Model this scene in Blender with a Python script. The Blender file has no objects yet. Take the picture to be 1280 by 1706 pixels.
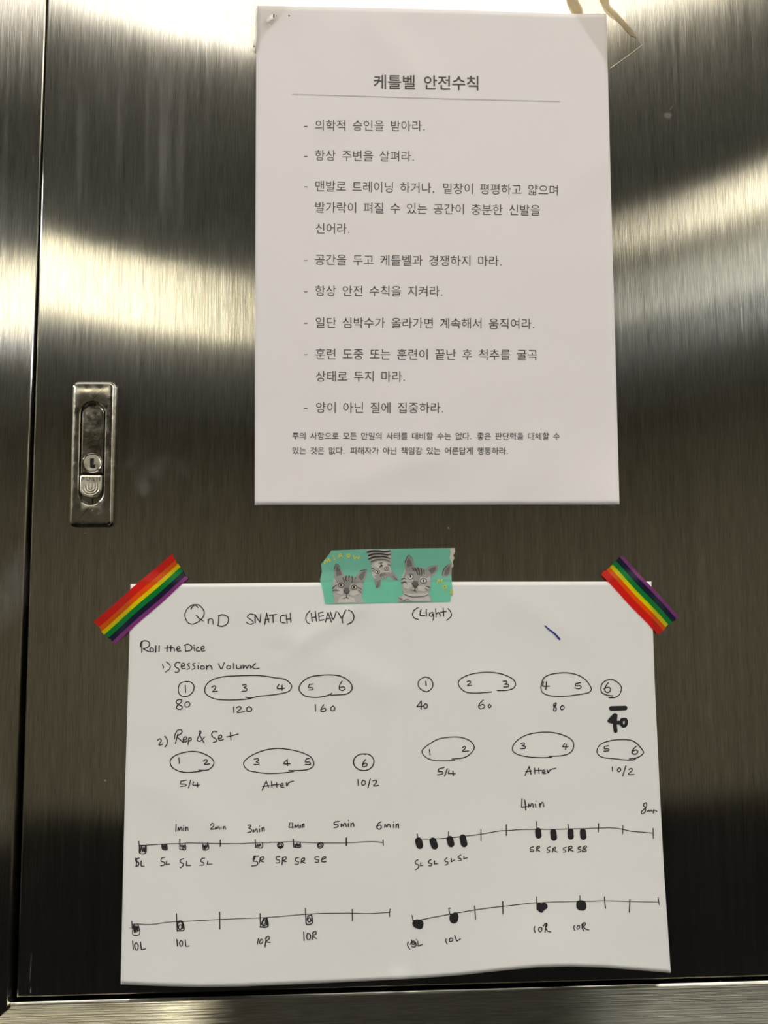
import bpy, bmesh, math, random
from mathutils import Vector, Matrix
random.seed(7)
SC = bpy.context.scene
COL = SC.collection

# ------------------------------------------------------------------ camera
F, CX, CY = 1290.0, 640.0, 853.0
YAW, PITCH, ROLL = -0.0388, 0.0842, 0.0078
CAM = Vector((0.0, -0.4359, 1.45))          # door plane is y = 0, floor z = 0
RM = (Matrix.Rotation(YAW, 3, 'Z') @ Matrix.Rotation(PITCH, 3, 'X') @ Matrix.Rotation(ROLL, 3, 'Y'))
right, fwd, up = RM.col[0].copy(), RM.col[1].copy(), RM.col[2].copy()
cd = bpy.data.cameras.new('camera')
cam = bpy.data.objects.new('camera', cd); COL.objects.link(cam)
m = Matrix.Identity(4)
for i in range(3):
    m[i][0], m[i][1], m[i][2], m[i][3] = right[i], up[i], -fwd[i], CAM[i]
cam.matrix_world = m
cd.sensor_fit = 'HORIZONTAL'; cd.sensor_width = 36.0; cd.lens = F * 36.0 / 1280.0
cd.clip_start = 0.02; cd.clip_end = 50
SC.camera = cam

# ------------------------------------------------------------------ world, exposure, lamps' strengths
w = bpy.data.worlds.new('world'); SC.world = w; w.use_nodes = True
w.node_tree.nodes['Background'].inputs[0].default_value = (0.5, 0.48, 0.42, 1)
w.node_tree.nodes['Background'].inputs[1].default_value = 0.05
vs = SC.view_settings
vs.view_transform = 'Standard'; vs.look = 'None'; vs.exposure = 0.38; vs.gamma = 1.0; vs.use_curve_mapping = False
CEIL = 2.6
# name, x0, x1, y0, y1, strength, colour
LAMPS = [
    (-1.20, 0.42, -1.06, -0.42, 2.4, (1.0, 0.94, 0.84)),
    (0.50, 1.60, -1.05, -0.30, 3.0, (1.0, 0.93, 0.78)),
    (-1.55, -0.73, -2.85, -2.11, 2.3, (1.0, 0.91, 0.66)),
    (-0.70, -0.60, -2.85, -2.11, 10.5, (1.0, 0.91, 0.66)),
    (0.88, 2.10, -2.02, -1.74, 4.0, (1.0, 0.92, 0.72)),
    (0.88, 2.10, -2.80, -2.25, 0.85, (0.92, 0.93, 0.82)),
    (-2.45, -1.95, -2.6, -0.3, 14.0, (0.95, 0.97, 1.0)),  # unseen fill panel at the left, added to light the papers evenly
    (2.30, 2.80, -2.6, -0.3, 14.0, (0.95, 0.97, 1.0)),  # matching unseen fill panel added at the right
]

# ------------------------------------------------------------------ helpers
def ray(px, py):
    return (fwd + right * ((px - CX) / F) + up * ((CY - py) / F))

def warp(x, z):
    """gentle bow of the thin steel door: distance it stands out towards the viewer"""
    zc = z - 1.45
    a = 0.0135 * (((x - 0.06) / 0.22) ** 2 - 0.35)
    a = max(min(a, 0.03), -0.03)
    return 0.0012 + 0.0 * zc + a * 0.25 * 0.0 

def at(px, py, h=0.0):
    """point h metres in front of the door plane that the photograph shows at px, py"""
    d = ray(px, py)
    t = (-h - CAM.y) / d.y
    return CAM + d * t

def link(name, mesh, mat=None, parent=None):
    o = bpy.data.objects.new(name, mesh); COL.objects.link(o)
    if mat is not None and not mesh.materials: mesh.materials.append(mat)
    if parent is not None: o.parent = parent
    return o

def empty(name, loc=(0, 0, 0), label=None, cat=None, group=None):
    o = bpy.data.objects.new(name, None); COL.objects.link(o); o.location = loc
    o.empty_display_size = 0.02
    if label: o['label'] = label
    if cat: o['category'] = cat
    if group: o['group'] = group
    return o

def mesh_from(name, verts, faces, smooth=False):
    me = bpy.data.meshes.new(name); me.from_pydata([tuple(v) for v in verts], [], faces); me.update()
    if smooth: me.polygons.foreach_set('use_smooth', [True] * len(me.polygons))
    return me

def child(name, verts, faces, mat, parent, smooth=False, label=None):
    """mesh in world coordinates, re-based to its parent's location"""
    p = parent.location if parent is not None else Vector()
    if parent is not None and parent.parent is not None: p = parent.parent.location + parent.location
    me = mesh_from(name, [Vector(v) - p for v in verts], faces, smooth)
    if smooth == 2: me.set_sharp_from_angle(angle=math.radians(32))
    o = link(name, me, mat, parent)
    if label: o['label'] = label
    return o

def box_data(x0, x1, y0, y1, z0, z1):
    v = [(x, y, z) for x in (x0, x1) for y in (y0, y1) for z in (z0, z1)]
    f = [(0, 1, 3, 2), (4, 6, 7, 5), (0, 4, 5, 1), (2, 3, 7, 6), (0, 2, 6, 4), (1, 5, 7, 3)]
    return v, f

# ------------------------------------------------------------------ materials
def new_mat(name):
    mt = bpy.data.materials.new(name); mt.use_nodes = True
    nt = mt.node_tree
    return mt, nt, nt.nodes['Principled BSDF']

def N(nt, kind, **kw):
    n = nt.nodes.new(kind)
    for k, v in kw.items():
        if k.startswith('i_'):
            key = k[2:]
            key = int(key) if key.isdigit() else key.replace('_', ' ')
            n.inputs[key].default_value = v
        else: setattr(n, k, v)
    return n

def flat(name, col, rough=0.6, metal=0.0, spec=0.5, bump=0.0, scale=400):
    mt, nt, b = new_mat(name)
    b.inputs['Roughness'].default_value = rough; b.inputs['Metallic'].default_value = metal
    b.inputs['Specular IOR Level'].default_value = spec
    tc = N(nt, 'ShaderNodeTexCoord'); no = N(nt, 'ShaderNodeTexNoise', i_Scale=scale, i_Detail=3.0)
    nt.links.new(tc.outputs['Object'], no.inputs['Vector'])
    mx = N(nt, 'ShaderNodeMix', data_type='RGBA')
    mx.inputs[6].default_value = tuple(c * 0.95 for c in col) + (1,)
    mx.inputs[7].default_value = tuple(min(1, c * 1.04) for c in col) + (1,)
    nt.links.new(no.outputs['Fac'], mx.inputs[0]); nt.links.new(mx.outputs[2], b.inputs['Base Color'])
    if bump:
        bp = N(nt, 'ShaderNodeBump', i_Strength=bump, i_Distance=0.0002)
        nt.links.new(no.outputs['Fac'], bp.inputs['Height']); nt.links.new(bp.outputs[0], b.inputs['Normal'])
    return mt

def emit(name, col, s):
    mt, nt, b = new_mat(name)
    b.inputs['Base Color'].default_value = (0.8, 0.8, 0.8, 1)
    b.inputs['Emission Color'].default_value = tuple(col) + (1,); b.inputs['Emission Strength'].default_value = s
    return mt

def brushed(name, horizontal=False, smudges=(), base=(0.50, 0.485, 0.44), rough=0.14, aniso=1.0):
    """brushed stainless steel; grain runs vertically unless horizontal. Needs a UV map named 'grain'"""
    mt, nt, b = new_mat(name); L = nt.links.new
    b.inputs['Metallic'].default_value = 1.0
    b.inputs['Anisotropic'].default_value = aniso
    tg = N(nt, 'ShaderNodeTangent', direction_type='UV_MAP', uv_map='grain'); L(tg.outputs[0], b.inputs['Tangent'])
    tc = N(nt, 'ShaderNodeTexCoord')
    def streak(sx, sz, det=4.0):
        mp = N(nt, 'ShaderNodeMapping'); mp.inputs['Scale'].default_value = ((sz, 1, sx) if horizontal else (sx, 1, sz))
        n = N(nt, 'ShaderNodeTexNoise', i_Scale=1.0, i_Detail=det, i_Roughness=0.6)
        L(tc.outputs['Object'], mp.inputs['Vector']); L(mp.outputs[0], n.inputs['Vector']); return n.outputs['Fac']
    def mr(v, a, b_, c, d):
        n = N(nt, 'ShaderNodeMapRange', i_1=a, i_2=b_, i_3=c, i_4=d); L(v, n.inputs[0]); return n.outputs[0]
    def mul(a, c, op='MULTIPLY'):
        n = N(nt, 'ShaderNodeMath', operation=op)
        for k, q in enumerate((a, c)):
            if isinstance(q, (int, float)): n.inputs[k].default_value = q
            else: L(q, n.inputs[k])
        return n.outputs[0]
    fine = streak(1700, 60); mid = streak(260, 6); wide = streak(30, 1.2, 2.0)
    val = mul(mul(mr(fine, .3, .7, .72, 1.26), mr(mid, .3, .7, .88, 1.10)), mr(wide, .3, .7, .94, 1.05))
    cm = N(nt, 'ShaderNodeMix', data_type='RGBA', blend_type='MULTIPLY'); cm.inputs[0].default_value = 1
    cm.inputs[6].default_value = tuple(base) + (1,)
    cb = N(nt, 'ShaderNodeCombineColor'); [L(val, cb.inputs[k]) for k in range(3)]
    L(cb.outputs[0], cm.inputs[7]); L(cm.outputs[2], b.inputs['Base Color'])
    L(mr(mid, .3, .7, rough * 0.93, rough * 1.07), b.inputs['Roughness'])
    bp = N(nt, 'ShaderNodeBump', i_Strength=1.0, i_Distance=0.00005); L(streak(2200, 7, 2.0), bp.inputs['Height']); L(bp.outputs[0], b.inputs['Normal'])
    # dust, finger marks, wiping streaks and paler patches: a thin dull film over the metal
    film = N(nt, 'ShaderNodeBsdfDiffuse'); film.inputs[0].default_value = (0.42, 0.41, 0.41, 1)
    fac = None
    sx = N(nt, 'ShaderNodeSeparateXYZ'); L(tc.outputs['Object'], sx.inputs[0])
    big = N(nt, 'ShaderNodeTexNoise', i_Scale=9.0, i_Detail=4.0); L(tc.outputs['Object'], big.inputs['Vector'])
    sm = N(nt, 'ShaderNodeTexNoise', i_Scale=260.0, i_Detail=2.0); L(tc.outputs['Object'], sm.inputs['Vector'])
    fac = mul(mr(big.outputs['Fac'], .35, .75, 0.0, 0.012), 1.0)
    spk = N(nt, 'ShaderNodeTexVoronoi', i_Scale=75.0, i_Randomness=1.0); L(tc.outputs['Object'], spk.inputs['Vector'])
    spn = N(nt, 'ShaderNodeTexNoise', i_Scale=23.0); L(tc.outputs['Object'], spn.inputs['Vector'])
    speck = mul(mr(spk.outputs['Distance'], 0.035, 0.06, 0.35, 0.0), mr(spn.outputs['Fac'], .60, .64, 0, 1))
    fac = mul(fac, speck, 'MAXIMUM')
    for (px, py, rx, ry, ang, s, streaky) in smudges:
        c = at(px, py); k = 1 / 2930.0
        vr = N(nt, 'ShaderNodeMapping', vector_type='TEXTURE')
        vr.inputs['Location'].default_value = (c.x - DL, 0, c.z - DB); vr.inputs['Rotation'].default_value = (0, math.radians(ang), 0)
        vr.inputs['Scale'].default_value = (rx * k, 1e3, ry * k)
        L(tc.outputs['Object'], vr.inputs['Vector'])
        ln = N(nt, 'ShaderNodeVectorMath', operation='LENGTH'); L(vr.outputs[0], ln.inputs[0])
        e = mr(ln.outputs['Value'], 0.35, 1.0, s, 0.0)
        if streaky:
            mp = N(nt, 'ShaderNodeMapping'); mp.inputs['Scale'].default_value = (1.0, 1, 0.05)
            mp.inputs['Rotation'].default_value = (0, math.radians(streaky), 0)
            n = N(nt, 'ShaderNodeTexNoise', i_Scale=150.0, i_Detail=3.0)
            L(tc.outputs['Object'], mp.inputs['Vector']); L(mp.outputs[0], n.inputs['Vector'])
            e = mul(e, mr(n.outputs['Fac'], .42, .72, 0.1, 1.0))
        else: e = mul(e, mr(sm.outputs['Fac'], .3, .65, 0.3, 1.0))
        fac = mul(fac, e, 'ADD')
    ms = N(nt, 'ShaderNodeMixShader'); L(fac, ms.inputs[0]); L(b.outputs[0], ms.inputs[1]); L(film.outputs[0], ms.inputs[2])
    L(ms.outputs[0], nt.nodes['Material Output'].inputs[0])
    return mt

def paper_mat(name, col):
    mt, nt, b = new_mat(name); L = nt.links.new
    b.inputs['Roughness'].default_value = 0.75; b.inputs['Specular IOR Level'].default_value = 0.25
    tc = N(nt, 'ShaderNodeTexCoord')
    n1 = N(nt, 'ShaderNodeTexNoise', i_Scale=900.0, i_Detail=3.0); L(tc.outputs['Object'], n1.inputs['Vector'])
    n2 = N(nt, 'ShaderNodeTexNoise', i_Scale=18.0, i_Detail=2.0); L(tc.outputs['Object'], n2.inputs['Vector'])
    mx = N(nt, 'ShaderNodeMix', data_type='RGBA'); mx.inputs[6].default_value = tuple(c * .975 for c in col) + (1,)
    mx.inputs[7].default_value = tuple(col) + (1,); L(n1.outputs['Fac'], mx.inputs[0]); L(mx.outputs[2], b.inputs['Base Color'])
    b1 = N(nt, 'ShaderNodeBump', i_Strength=0.10, i_Distance=0.0001); L(n1.outputs['Fac'], b1.inputs['Height'])
    b2 = N(nt, 'ShaderNodeBump', i_Strength=0.25, i_Distance=0.004); L(n2.outputs['Fac'], b2.inputs['Height'])
    L(b1.outputs[0], b2.inputs['Normal']); L(b2.outputs[0], b.inputs['Normal'])
    return mt

def film_mat(name, col, alpha, rough=0.42):
    """translucent dyed tape: part pigment, part coloured see-through film"""
    mt, nt, b = new_mat(name); L = nt.links.new
    b.inputs['Base Color'].default_value = tuple(col) + (1,); b.inputs['Roughness'].default_value = rough
    b.inputs['Specular IOR Level'].default_value = 0.3
    tc = N(nt, 'ShaderNodeTexCoord'); n = N(nt, 'ShaderNodeTexNoise', i_Scale=300.0, i_Detail=3.0)
    L(tc.outputs['Object'], n.inputs['Vector'])
    bp = N(nt, 'ShaderNodeBump', i_Strength=0.15, i_Distance=0.0002); L(n.outputs['Fac'], bp.inputs['Height'])
    L(bp.outputs[0], b.inputs['Normal'])
    tr = N(nt, 'ShaderNodeBsdfTransparent'); tr.inputs[0].default_value = tuple(col) + (1,)
    ms = N(nt, 'ShaderNodeMixShader'); ms.inputs[0].default_value = alpha
    L(tr.outputs[0], ms.inputs[1]); L(b.outputs[0], ms.inputs[2]); L(ms.outputs[0], nt.nodes['Material Output'].inputs[0])
    return mt

INK = flat('black_pen_ink', (0.022, 0.020, 0.024), 0.55)
PRINT = flat('printer_toner', (0.060, 0.056, 0.060), 0.5)
RULE = flat('grey_printed_rule', (0.60, 0.57, 0.56), 0.6)
MARK = flat('black_marker_ink', (0.020, 0.019, 0.022), 0.5)
BLUE = flat('blue_pen_ink', (0.03, 0.035, 0.30), 0.5)
WALLM = flat('olive_brown_wall_paint', (0.29, 0.255, 0.18), 0.8, scale=6)
CEILM = flat('grey_ceiling_paint', (0.55, 0.585, 0.66), 0.85, scale=5)
FLOORM = flat('black_rubber_floor', (0.007, 0.007, 0.0075), 0.9, spec=0.1, scale=30)
TRIMM = flat('beige_trim_paint', (0.60, 0.50, 0.38), 0.6, scale=20)
DARK = flat('dark_gap', (0.006, 0.006, 0.006), 0.8)

# ------------------------------------------------------------------ room (behind the viewer; seen mirrored in the steel)
RX0, RX1, RY0, RY1 = -2.6, 3.0, -4.75, 0.26
def struct(name, bx, mat):
    v, f = box_data(*bx); o = link(name, mesh_from(name, v, f), mat); o['kind'] = 'structure'; return o
struct('floor', (RX0 - .1, RX1 + .1, RY0 - .1, RY1 + .1, -0.1, 0.0), FLOORM)
struct('ceiling', (RX0 - .1, RX1 + .1, RY0 - .1, RY1 + .1, CEIL, CEIL + .1), CEILM)
struct('wall_back', (RX0 - .1, RX1 + .1, RY1, RY1 + .1, 0, CEIL), WALLM)
struct('wall_front', (RX0 - .1, RX1 + .1, RY0 - .1, RY0, 0, CEIL), WALLM)
struct('wall_left', (RX0 - .1, RX0, RY0, RY1, 0, CEIL), WALLM)
struct('wall_right', (RX1, RX1 + .1, RY0, RY1, 0, CEIL), WALLM)
struct('trim_1', (-1.9, -0.3, -3.24, -3.18, CEIL - 0.045, CEIL), TRIMM)
LM = flat('white_lamp_housing', (0.75, 0.75, 0.72), 0.4)
LAB = ['broad bright ceiling lamp panel nearest the steel cabinet, left part', 'softer ceiling lamp panel nearest the steel cabinet, right part',
       'warm ceiling lamp panel over the middle of the room, left side', 'narrow very bright ceiling tube beside the warm middle panel', 'bright ceiling lamp strip over the right of the room',
       'dimmest ceiling lamp panel behind the bright strip on the right', 'added white fill light panel along the left wall, out of view', 'added white fill light panel along the right wall, out of view']
for k, (x0, x1, y0, y1, s, c) in enumerate(LAMPS):
    t = empty('ceiling_light', ((x0 + x1) / 2, (y0 + y1) / 2, CEIL), LAB[k], 'ceiling light')
    vv, ff = [], []
    for bx in ((x0 - .03, x1 + .03, y0 - .03, y0), (x0 - .03, x1 + .03, y1, y1 + .03), (x0 - .03, x0, y0, y1), (x1, x1 + .03, y0, y1)):
        v, f = box_data(*bx, CEIL - .03, CEIL); n = len(vv); vv += v; ff += [tuple(i + n for i in q) for q in f]
    child('lamp_frame', vv, ff, LM, t)
    v, f = box_data(x0, x1, y0, y1, CEIL - .02, CEIL - .012)
    child('lamp_diffuser', v, f, emit('lamp_glow', c, s), t)

# ------------------------------------------------------------------ steel cabinet
P0 = at(60, 800)
DL, DB = -0.1796, 1.45 - 0.2199          # left and bottom edges of the door
DR, DT = 0.62, 2.30
FW = 0.055
smud = [(215, 215, 150, 230, -4, 0.20, -9), (262, 200, 30, 200, -7, 0.16, -7), (131, 245, 7, 130, -1, 0.14, 0), (245, 795, 24, 40, 15, 0.075, 0),
        (268, 775, 16, 34, 20, 0.05, 0), (238, 812, 14, 18, -20, 0.07, 0), (304, 782, 15, 22, -20, 0.055, 0), (338, 826, 24, 22, 0, 0.035, 0),
        (1113, 192, 9, 8, 20, 0.42, 0), (1119, 180, 2.5, 12, 35, 0.2, 0), (215, 770, 14, 16, 0, 0.05, 0), (140, 888, 3.5, 1.2, 0, 0.6, 0),
        (51, 1612, 1.2, 26, 2, 0.25, 0), (51, 1650, 1.6, 6, 2, 0.4, 0), (310, 1275, 28, 18, 30, 0.015, 0), (1245, 150, 5, 20, -35, 0.10, 0)]
STEELV = brushed('vertical_brushed_steel', False, smud)
STEELF = brushed('stile_brushed_steel', False, [(20, 985, 34, 90, 20, 0.14, 0), (52, 262, 2, 10, 0, .3, 0), (5, 250, 6, 320, 0, .08, 0), (8, 1345, 14, 50, 15, .05, 0)])  # paler dull patches on the stile
STEELH = brushed('horizontal_brushed_steel', True, rough=0.115)
BODYM = flat('painted_cabinet_body', (0.25, 0.25, 0.24), 0.5)

cab = empty('steel_cabinet', (DL, 0, DB), 'brushed stainless steel cabinet with one large door, recessed latch handle and mitred frame', 'cabinet')

def bow(x, z):
    """how far the thin door skin stands out (metres); bows like a smile so mirrored lines curve"""
    zc = z - DB
    a = max(0.018 - 0.50 * (x - 0.003) ** 2, -0.030)
    k = zc * zc / (zc + 0.12) if zc > 0 else 0.0        # pinned at the bottom edge
    return -a * k

def add_uv(me, horizontal=False):
    uv = me.uv_layers.new(name='grain')
    for lp in me.loops:
        v = me.vertices[lp.vertex_index].co
        uv.data[lp.index].uv = ((v.z, v.x) if horizontal else (v.x, v.z))

def grid_sheet(x0, x1, z0, z1, nx, nz, hf, back=0.018, r=0.0012):
    """thin pan: bowed front skin with softly rounded lip and returned sides"""
    xs = [x0 + r * .3, x0 + r] + [x0 + r + (x1 - x0 - 2 * r) * i / nx for i in range(1, nx)] + [x1 - r, x1 - r * .3]
    zs = [z0 + r * .3, z0 + r] + [z0 + r + (z1 - z0 - 2 * r) * i / nz for i in range(1, nz)] + [z1 - r, z1 - r * .3]
    V, Fc = [], []
    for j, z in enumerate(zs):
        for i, x in enumerate(xs):
            e = min(x - x0, x1 - x, z - z0, z1 - z)
            lip = r * .5 if e < r * .5 else 0
            V.append((x, -hf(x, z) + lip, z))
    W, H = len(xs), len(zs)
    for j in range(H - 1):
        for i in range(W - 1):
            a = j * W + i; Fc.append((a, a + 1, a + W + 1, a + W))
    rim = [i for i in range(W)] + [j * W + W - 1 for j in range(1, H)] + [(H - 1) * W + i for i in range(W - 2, -1, -1)] + [j * W for j in range(H - 2, 0, -1)]
    b = len(V)
    for i in rim:
        v = V[i]; x = x0 if v[0] < x0 + r * .5 else (x1 if v[0] > x1 - r * .5 else v[0]); z = z0 if v[2] < z0 + r * .5 else (z1 if v[2] > z1 - r * .5 else v[2])
        V.append((x, v[1] + r * .8, z))
    c = len(V)
    for k in range(len(rim)): v = V[b + k]; V.append((v[0], back, v[2]))
    n = len(rim)
    for k in range(n):
        q = (k + 1) % n
        Fc.append((rim[k], b + k, b + q, rim[q])); Fc.append((b + k, c + k, c + q, b + q))
    return V, Fc

V, Fc = grid_sheet(DL, DR, DB, DT, 90, 120, bow)
door = child('door_panel', V, Fc, STEELV, cab, 2); add_uv(door.data)
door['label'] = 'large vertically brushed door panel with smudges'

# frame: mitred stile and rail, front about level with the door, thin shadow gap between
GAP, GAPB = 0.0024, 0.0016
FR = 0.0005
def prism(poly, y0, y1, bev=0.0011):
    """front-bevelled prism from an x-z polygon (counter-clockwise seen from the front)"""
    n = len(poly); cx = sum(p[0] for p in poly) / n
    V = []
    ins = []
    for i in range(n):
        a, b_, c = Vector(poly[i - 1]), Vector(poly[i]), Vector(poly[(i + 1) % n])
        d1 = (b_ - a).normalized(); d2 = (c - b_).normalized()
        n1 = Vector((-d1.y, d1.x)); n2 = Vector((-d2.y, d2.x)); k = (n1 + n2); k = k / max(0.3, k.dot(n1))
        ins.append(b_ + k * bev)
    V += [(p[0], y0, p[1]) for p in ins]
    V += [(p[0] + (q[0] - p[0]) * .35, y0 + bev * .35, p[1] + (q[1] - p[1]) * .35) for p, q in zip(ins, poly)]
    V += [(p[0], y0 + bev, p[1]) for p in poly]
    V += [(p[0], y1, p[1]) for p in poly]
    Fc = [tuple(range(n))]
    for L_ in range(3):
        for i in range(n):
            j = (i + 1) % n; Fc.append((L_ * n + i, (L_ + 1) * n + i, (L_ + 1) * n + j, L_ * n + j))
    Fc.append(tuple(3 * n + i for i in reversed(range(n))))
    return V, Fc
xi, zi = DL - GAP, DB - GAPB            # inner corner of the frame
xo, zo = xi - FW, zi - FW
xir, xor_ = DR + GAP, DR + GAP + FW
zit, zot = DT + GAP, DT + GAP + FW
MI = 0.00015
def leanf(z):
    """slightly bent stile: leans back low down, straightens higher up"""
    z0, z1 = 0.42, 0.56
    if z < z0: return z - 0.25
    if z < z1: return z0 - 0.25 + (z - z0) - (z - z0) ** 2 / (2 * (z1 - z0)) * 1.15
    return z0 - 0.25 + (z1 - z0) * (1 - .575) - 0.15 * (z - z1)
def frame_bar(outline, prof, horizontal, lean=0.0):
    """mitred bar: prof = (distance from the inner edge, y) pairs swept between two mitre planes.
    outline: inner start, inner end, outer start, outer end (x, z)"""
    a, b_, c, d = (Vector(p) for p in outline)
    V, Fc = [], []
    m_ = 110
    for i in range(m_ + 1):
        t = i / m_; p = a.lerp(b_, t); q = c.lerp(d, t); wd = FW
        for s_, y in prof:
            r_ = p.lerp(q, s_ / wd); V.append((r_.x, y + lean * leanf(r_.y - DB), r_.y))
    n = len(prof)
    for i in range(m_):
        for k in range(n - 1): a0 = i * n + k; Fc.append((a0, a0 + 1, a0 + n + 1, a0 + n))
    Fc.append(tuple(range(n))); Fc.append(tuple(reversed([m_ * n + k for k in range(n)])))
    return V, Fc
RT = math.tan(math.radians(24))
railp = [(0, 0.02), (0, -0.0006), (.0004, -0.0010), (.0010, -0.0019), (.019, -0.0019 - .018 * RT), (.021, -0.0030 - .018 * RT), (.052, -0.0034 - .018 * RT), (.055, -0.0010 - .018 * RT), (.055, 0.02)]
stp = [(0, 0.02), (0, 0.0004), (.0003, -0.0004), (.0009, -0.0008), (.052, -0.0018), (.055, 0.0010), (.055, 0.02)]
def bar(name, mat, outl, prof, hz, lean=0.0, label=None, flip=False):
    V, Fc = frame_bar(outl, prof, hz, lean)
    if flip: Fc = [tuple(reversed(q)) for q in Fc]
    o = child(name, V, Fc, mat, cab, 2, label); add_uv(o.data, hz); return o
bar('frame_stile', STEELF, [(xi, zi), (xi + .0021, zit), (xo, zo), (xo, zot)], stp, False, 0.017, 'left frame stile with vertical grain')
bar('frame_stile', STEELF, [(xir, zi), (xir, zit), (xor_, zo), (xor_, zot)], stp, False, 0.0, None, True)
bar('frame_rail', STEELH, [(xi + MI, zi), (xir, zi), (xo + MI, zo), (xor_, zo)], railp, True, 0.0, 'bottom frame rail with horizontal grain', True)
bar('frame_rail', STEELH, [(xi, zit), (xir, zit), (xo, zot), (xor_, zot)], railp, True)
v, f = box_data(xo + .002, xor_ - .002, 0.0205, 0.25, zo + .002, zot - .002)
child('cabinet_body', v, f, DARK, cab)
# small solder bead at the frame corner
def rings(path_rings, close_first=False, close_last=True):
    V, Fc = [], []
    n = len(path_rings[0])
    for r_ in path_rings: V += r_
    for k in range(len(path_rings) - 1):
        for i in range(n):
            j = (i + 1) % n; Fc.append((k * n + i, (k + 1) * n + i, (k + 1) * n + j, k * n + j))
    if close_last: Fc.append(tuple((len(path_rings) - 1) * n + i for i in range(n)))
    if close_first: Fc.append(tuple(reversed(range(n))))
    return V, Fc

# ------------------------------------------------------------------ latch handle (parts of the cabinet)
def chrome(name, base, rough, dirt=0.0):
    mt, nt, b = new_mat(name); L = nt.links.new
    b.inputs['Metallic'].default_value = 1; b.inputs['Base Color'].default_value = tuple(base) + (1,)
    tc = N(nt, 'ShaderNodeTexCoord'); n = N(nt, 'ShaderNodeTexNoise', i_Scale=220.0, i_Detail=5.0, i_Roughness=0.65); L(tc.outputs['Object'], n.inputs['Vector'])
    r = N(nt, 'ShaderNodeMapRange', i_1=.35, i_2=.7, i_3=rough, i_4=rough + .22); L(n.outputs['Fac'], r.inputs[0]); L(r.outputs[0], b.inputs['Roughness'])
    bp = N(nt, 'ShaderNodeBump', i_Strength=0.25, i_Distance=0.0002); L(n.outputs['Fac'], bp.inputs['Height']); L(bp.outputs[0], b.inputs['Normal'])
    return mt
CHR = chrome('worn_chrome', (0.43, 0.415, 0.375), 0.08)
CHL = chrome('satin_lock_metal', (0.75, 0.72, 0.62), 0.25)

def rr(w_, h_, r, n=24, cx=0, cz=0):
    """rounded rectangle outline by arc length, starts top centre, clockwise seen from the front"""
    pts = []
    for (sx, sz, a0) in ((1, 1, 90), (1, -1, 0), (-1, -1, -90), (-1, 1, 180)):
        for k in range(n + 1):
            a = math.radians(a0 - 90 * k / n)
            pts.append((cx + sx * (w_ / 2 - r) + r * math.cos(a), cz + sz * (h_ / 2 - r) + r * math.sin(a)))
    return pts
hc = at(152, 755, 0.004)
PW, PH = 0.0234, 0.0812
hb = bow(hc.x, hc.z)
def hring(w_, h_, r, y, dz=0, dx=0): return [Vector((hc.x + x + dx, -hb - y, hc.z + z + dz)) for x, z in rr(w_, h_, r)]
SW, SH, SZ = 0.0136, 0.0575, 0.0005
R_ = [hring(PW + .0006, PH + .0006, .0032, -0.001), hring(PW + .0006, PH + .0006, .0032, 0.0026), hring(PW, PH, .0030, 0.0034), hring(PW - .0010, PH - .0010, .0027, 0.0041),
      hring(PW - .0016, PH - .0016, .0025, 0.0045), hring(PW - .0026, PH - .0026, .0022, 0.0047), hring(SW + .0024, SH + .0024, .0082, 0.0050, SZ),
      hring(SW + .0010, SH + .0010, .0075, 0.0048, SZ), hring(SW, SH, .00705, 0.0042, SZ), hring(SW, SH, .00705, 0.0012, SZ)]
V, Fc = rings(R_)
hp = child('handle_plate', V, Fc, CHR, cab, 2, 'chrome latch handle plate with a long rounded recess')
# pull lever in the recess: round top, flat bottom
def d_outline(w_, ztop, zbot, round_top=True, n=20, rb=0.0006):
    r = w_ / 2; pts = []
    if round_top:
        for k in range(n + 1):
            a = math.radians(180 - 180 * k / n); pts.append((r * math.cos(a), ztop - r * .62 + r * .62 * math.sin(a)))
        pts += [(r, zbot + rb), (r - rb, zbot), (-r + rb, zbot), (-r, zbot + rb)]
    else:
        for k in range(n + 1):
            a = math.radians(0 - 180 * k / n); pts.append((r * math.cos(a), zbot + r * .8 + r * .8 * math.sin(a)))
        pts += [(-r, ztop - rb), (-r + rb, ztop), (r - rb, ztop), (r, ztop - rb)]
    return pts
def extr(outl, ys, insets, name, mat, parent, label=None, smooth=2):
    cx = sum(p[0] for p in outl) / len(outl); cz = sum(p[1] for p in outl) / len(outl)
    rs = []
    ws = max(abs(p[0] - cx) for p in outl); hs = max(abs(p[1] - cz) for p in outl)
    for y, ins in zip(ys, insets):
        rs.append([Vector((hc.x + cx + (p[0] - cx) * (1 - ins / ws), -hb - y, hc.z + cz + (p[1] - cz) * (1 - ins / hs))) for p in outl])
    V, Fc = rings(rs)
    return child(name, V, Fc, mat, parent, smooth, label)
zt = lambda py: at(155, py, 0.004).z - hc.z
ol = d_outline(0.0127, zt(675), zt(790))
lever = extr(ol, (0.001, 0.0030, 0.0037, 0.0040), (0, 0, .0003, .0010), 'pull_lever', CHR, cab)
lever['label'] = 'flat pull lever of the latch carrying the keyed lock'
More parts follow.
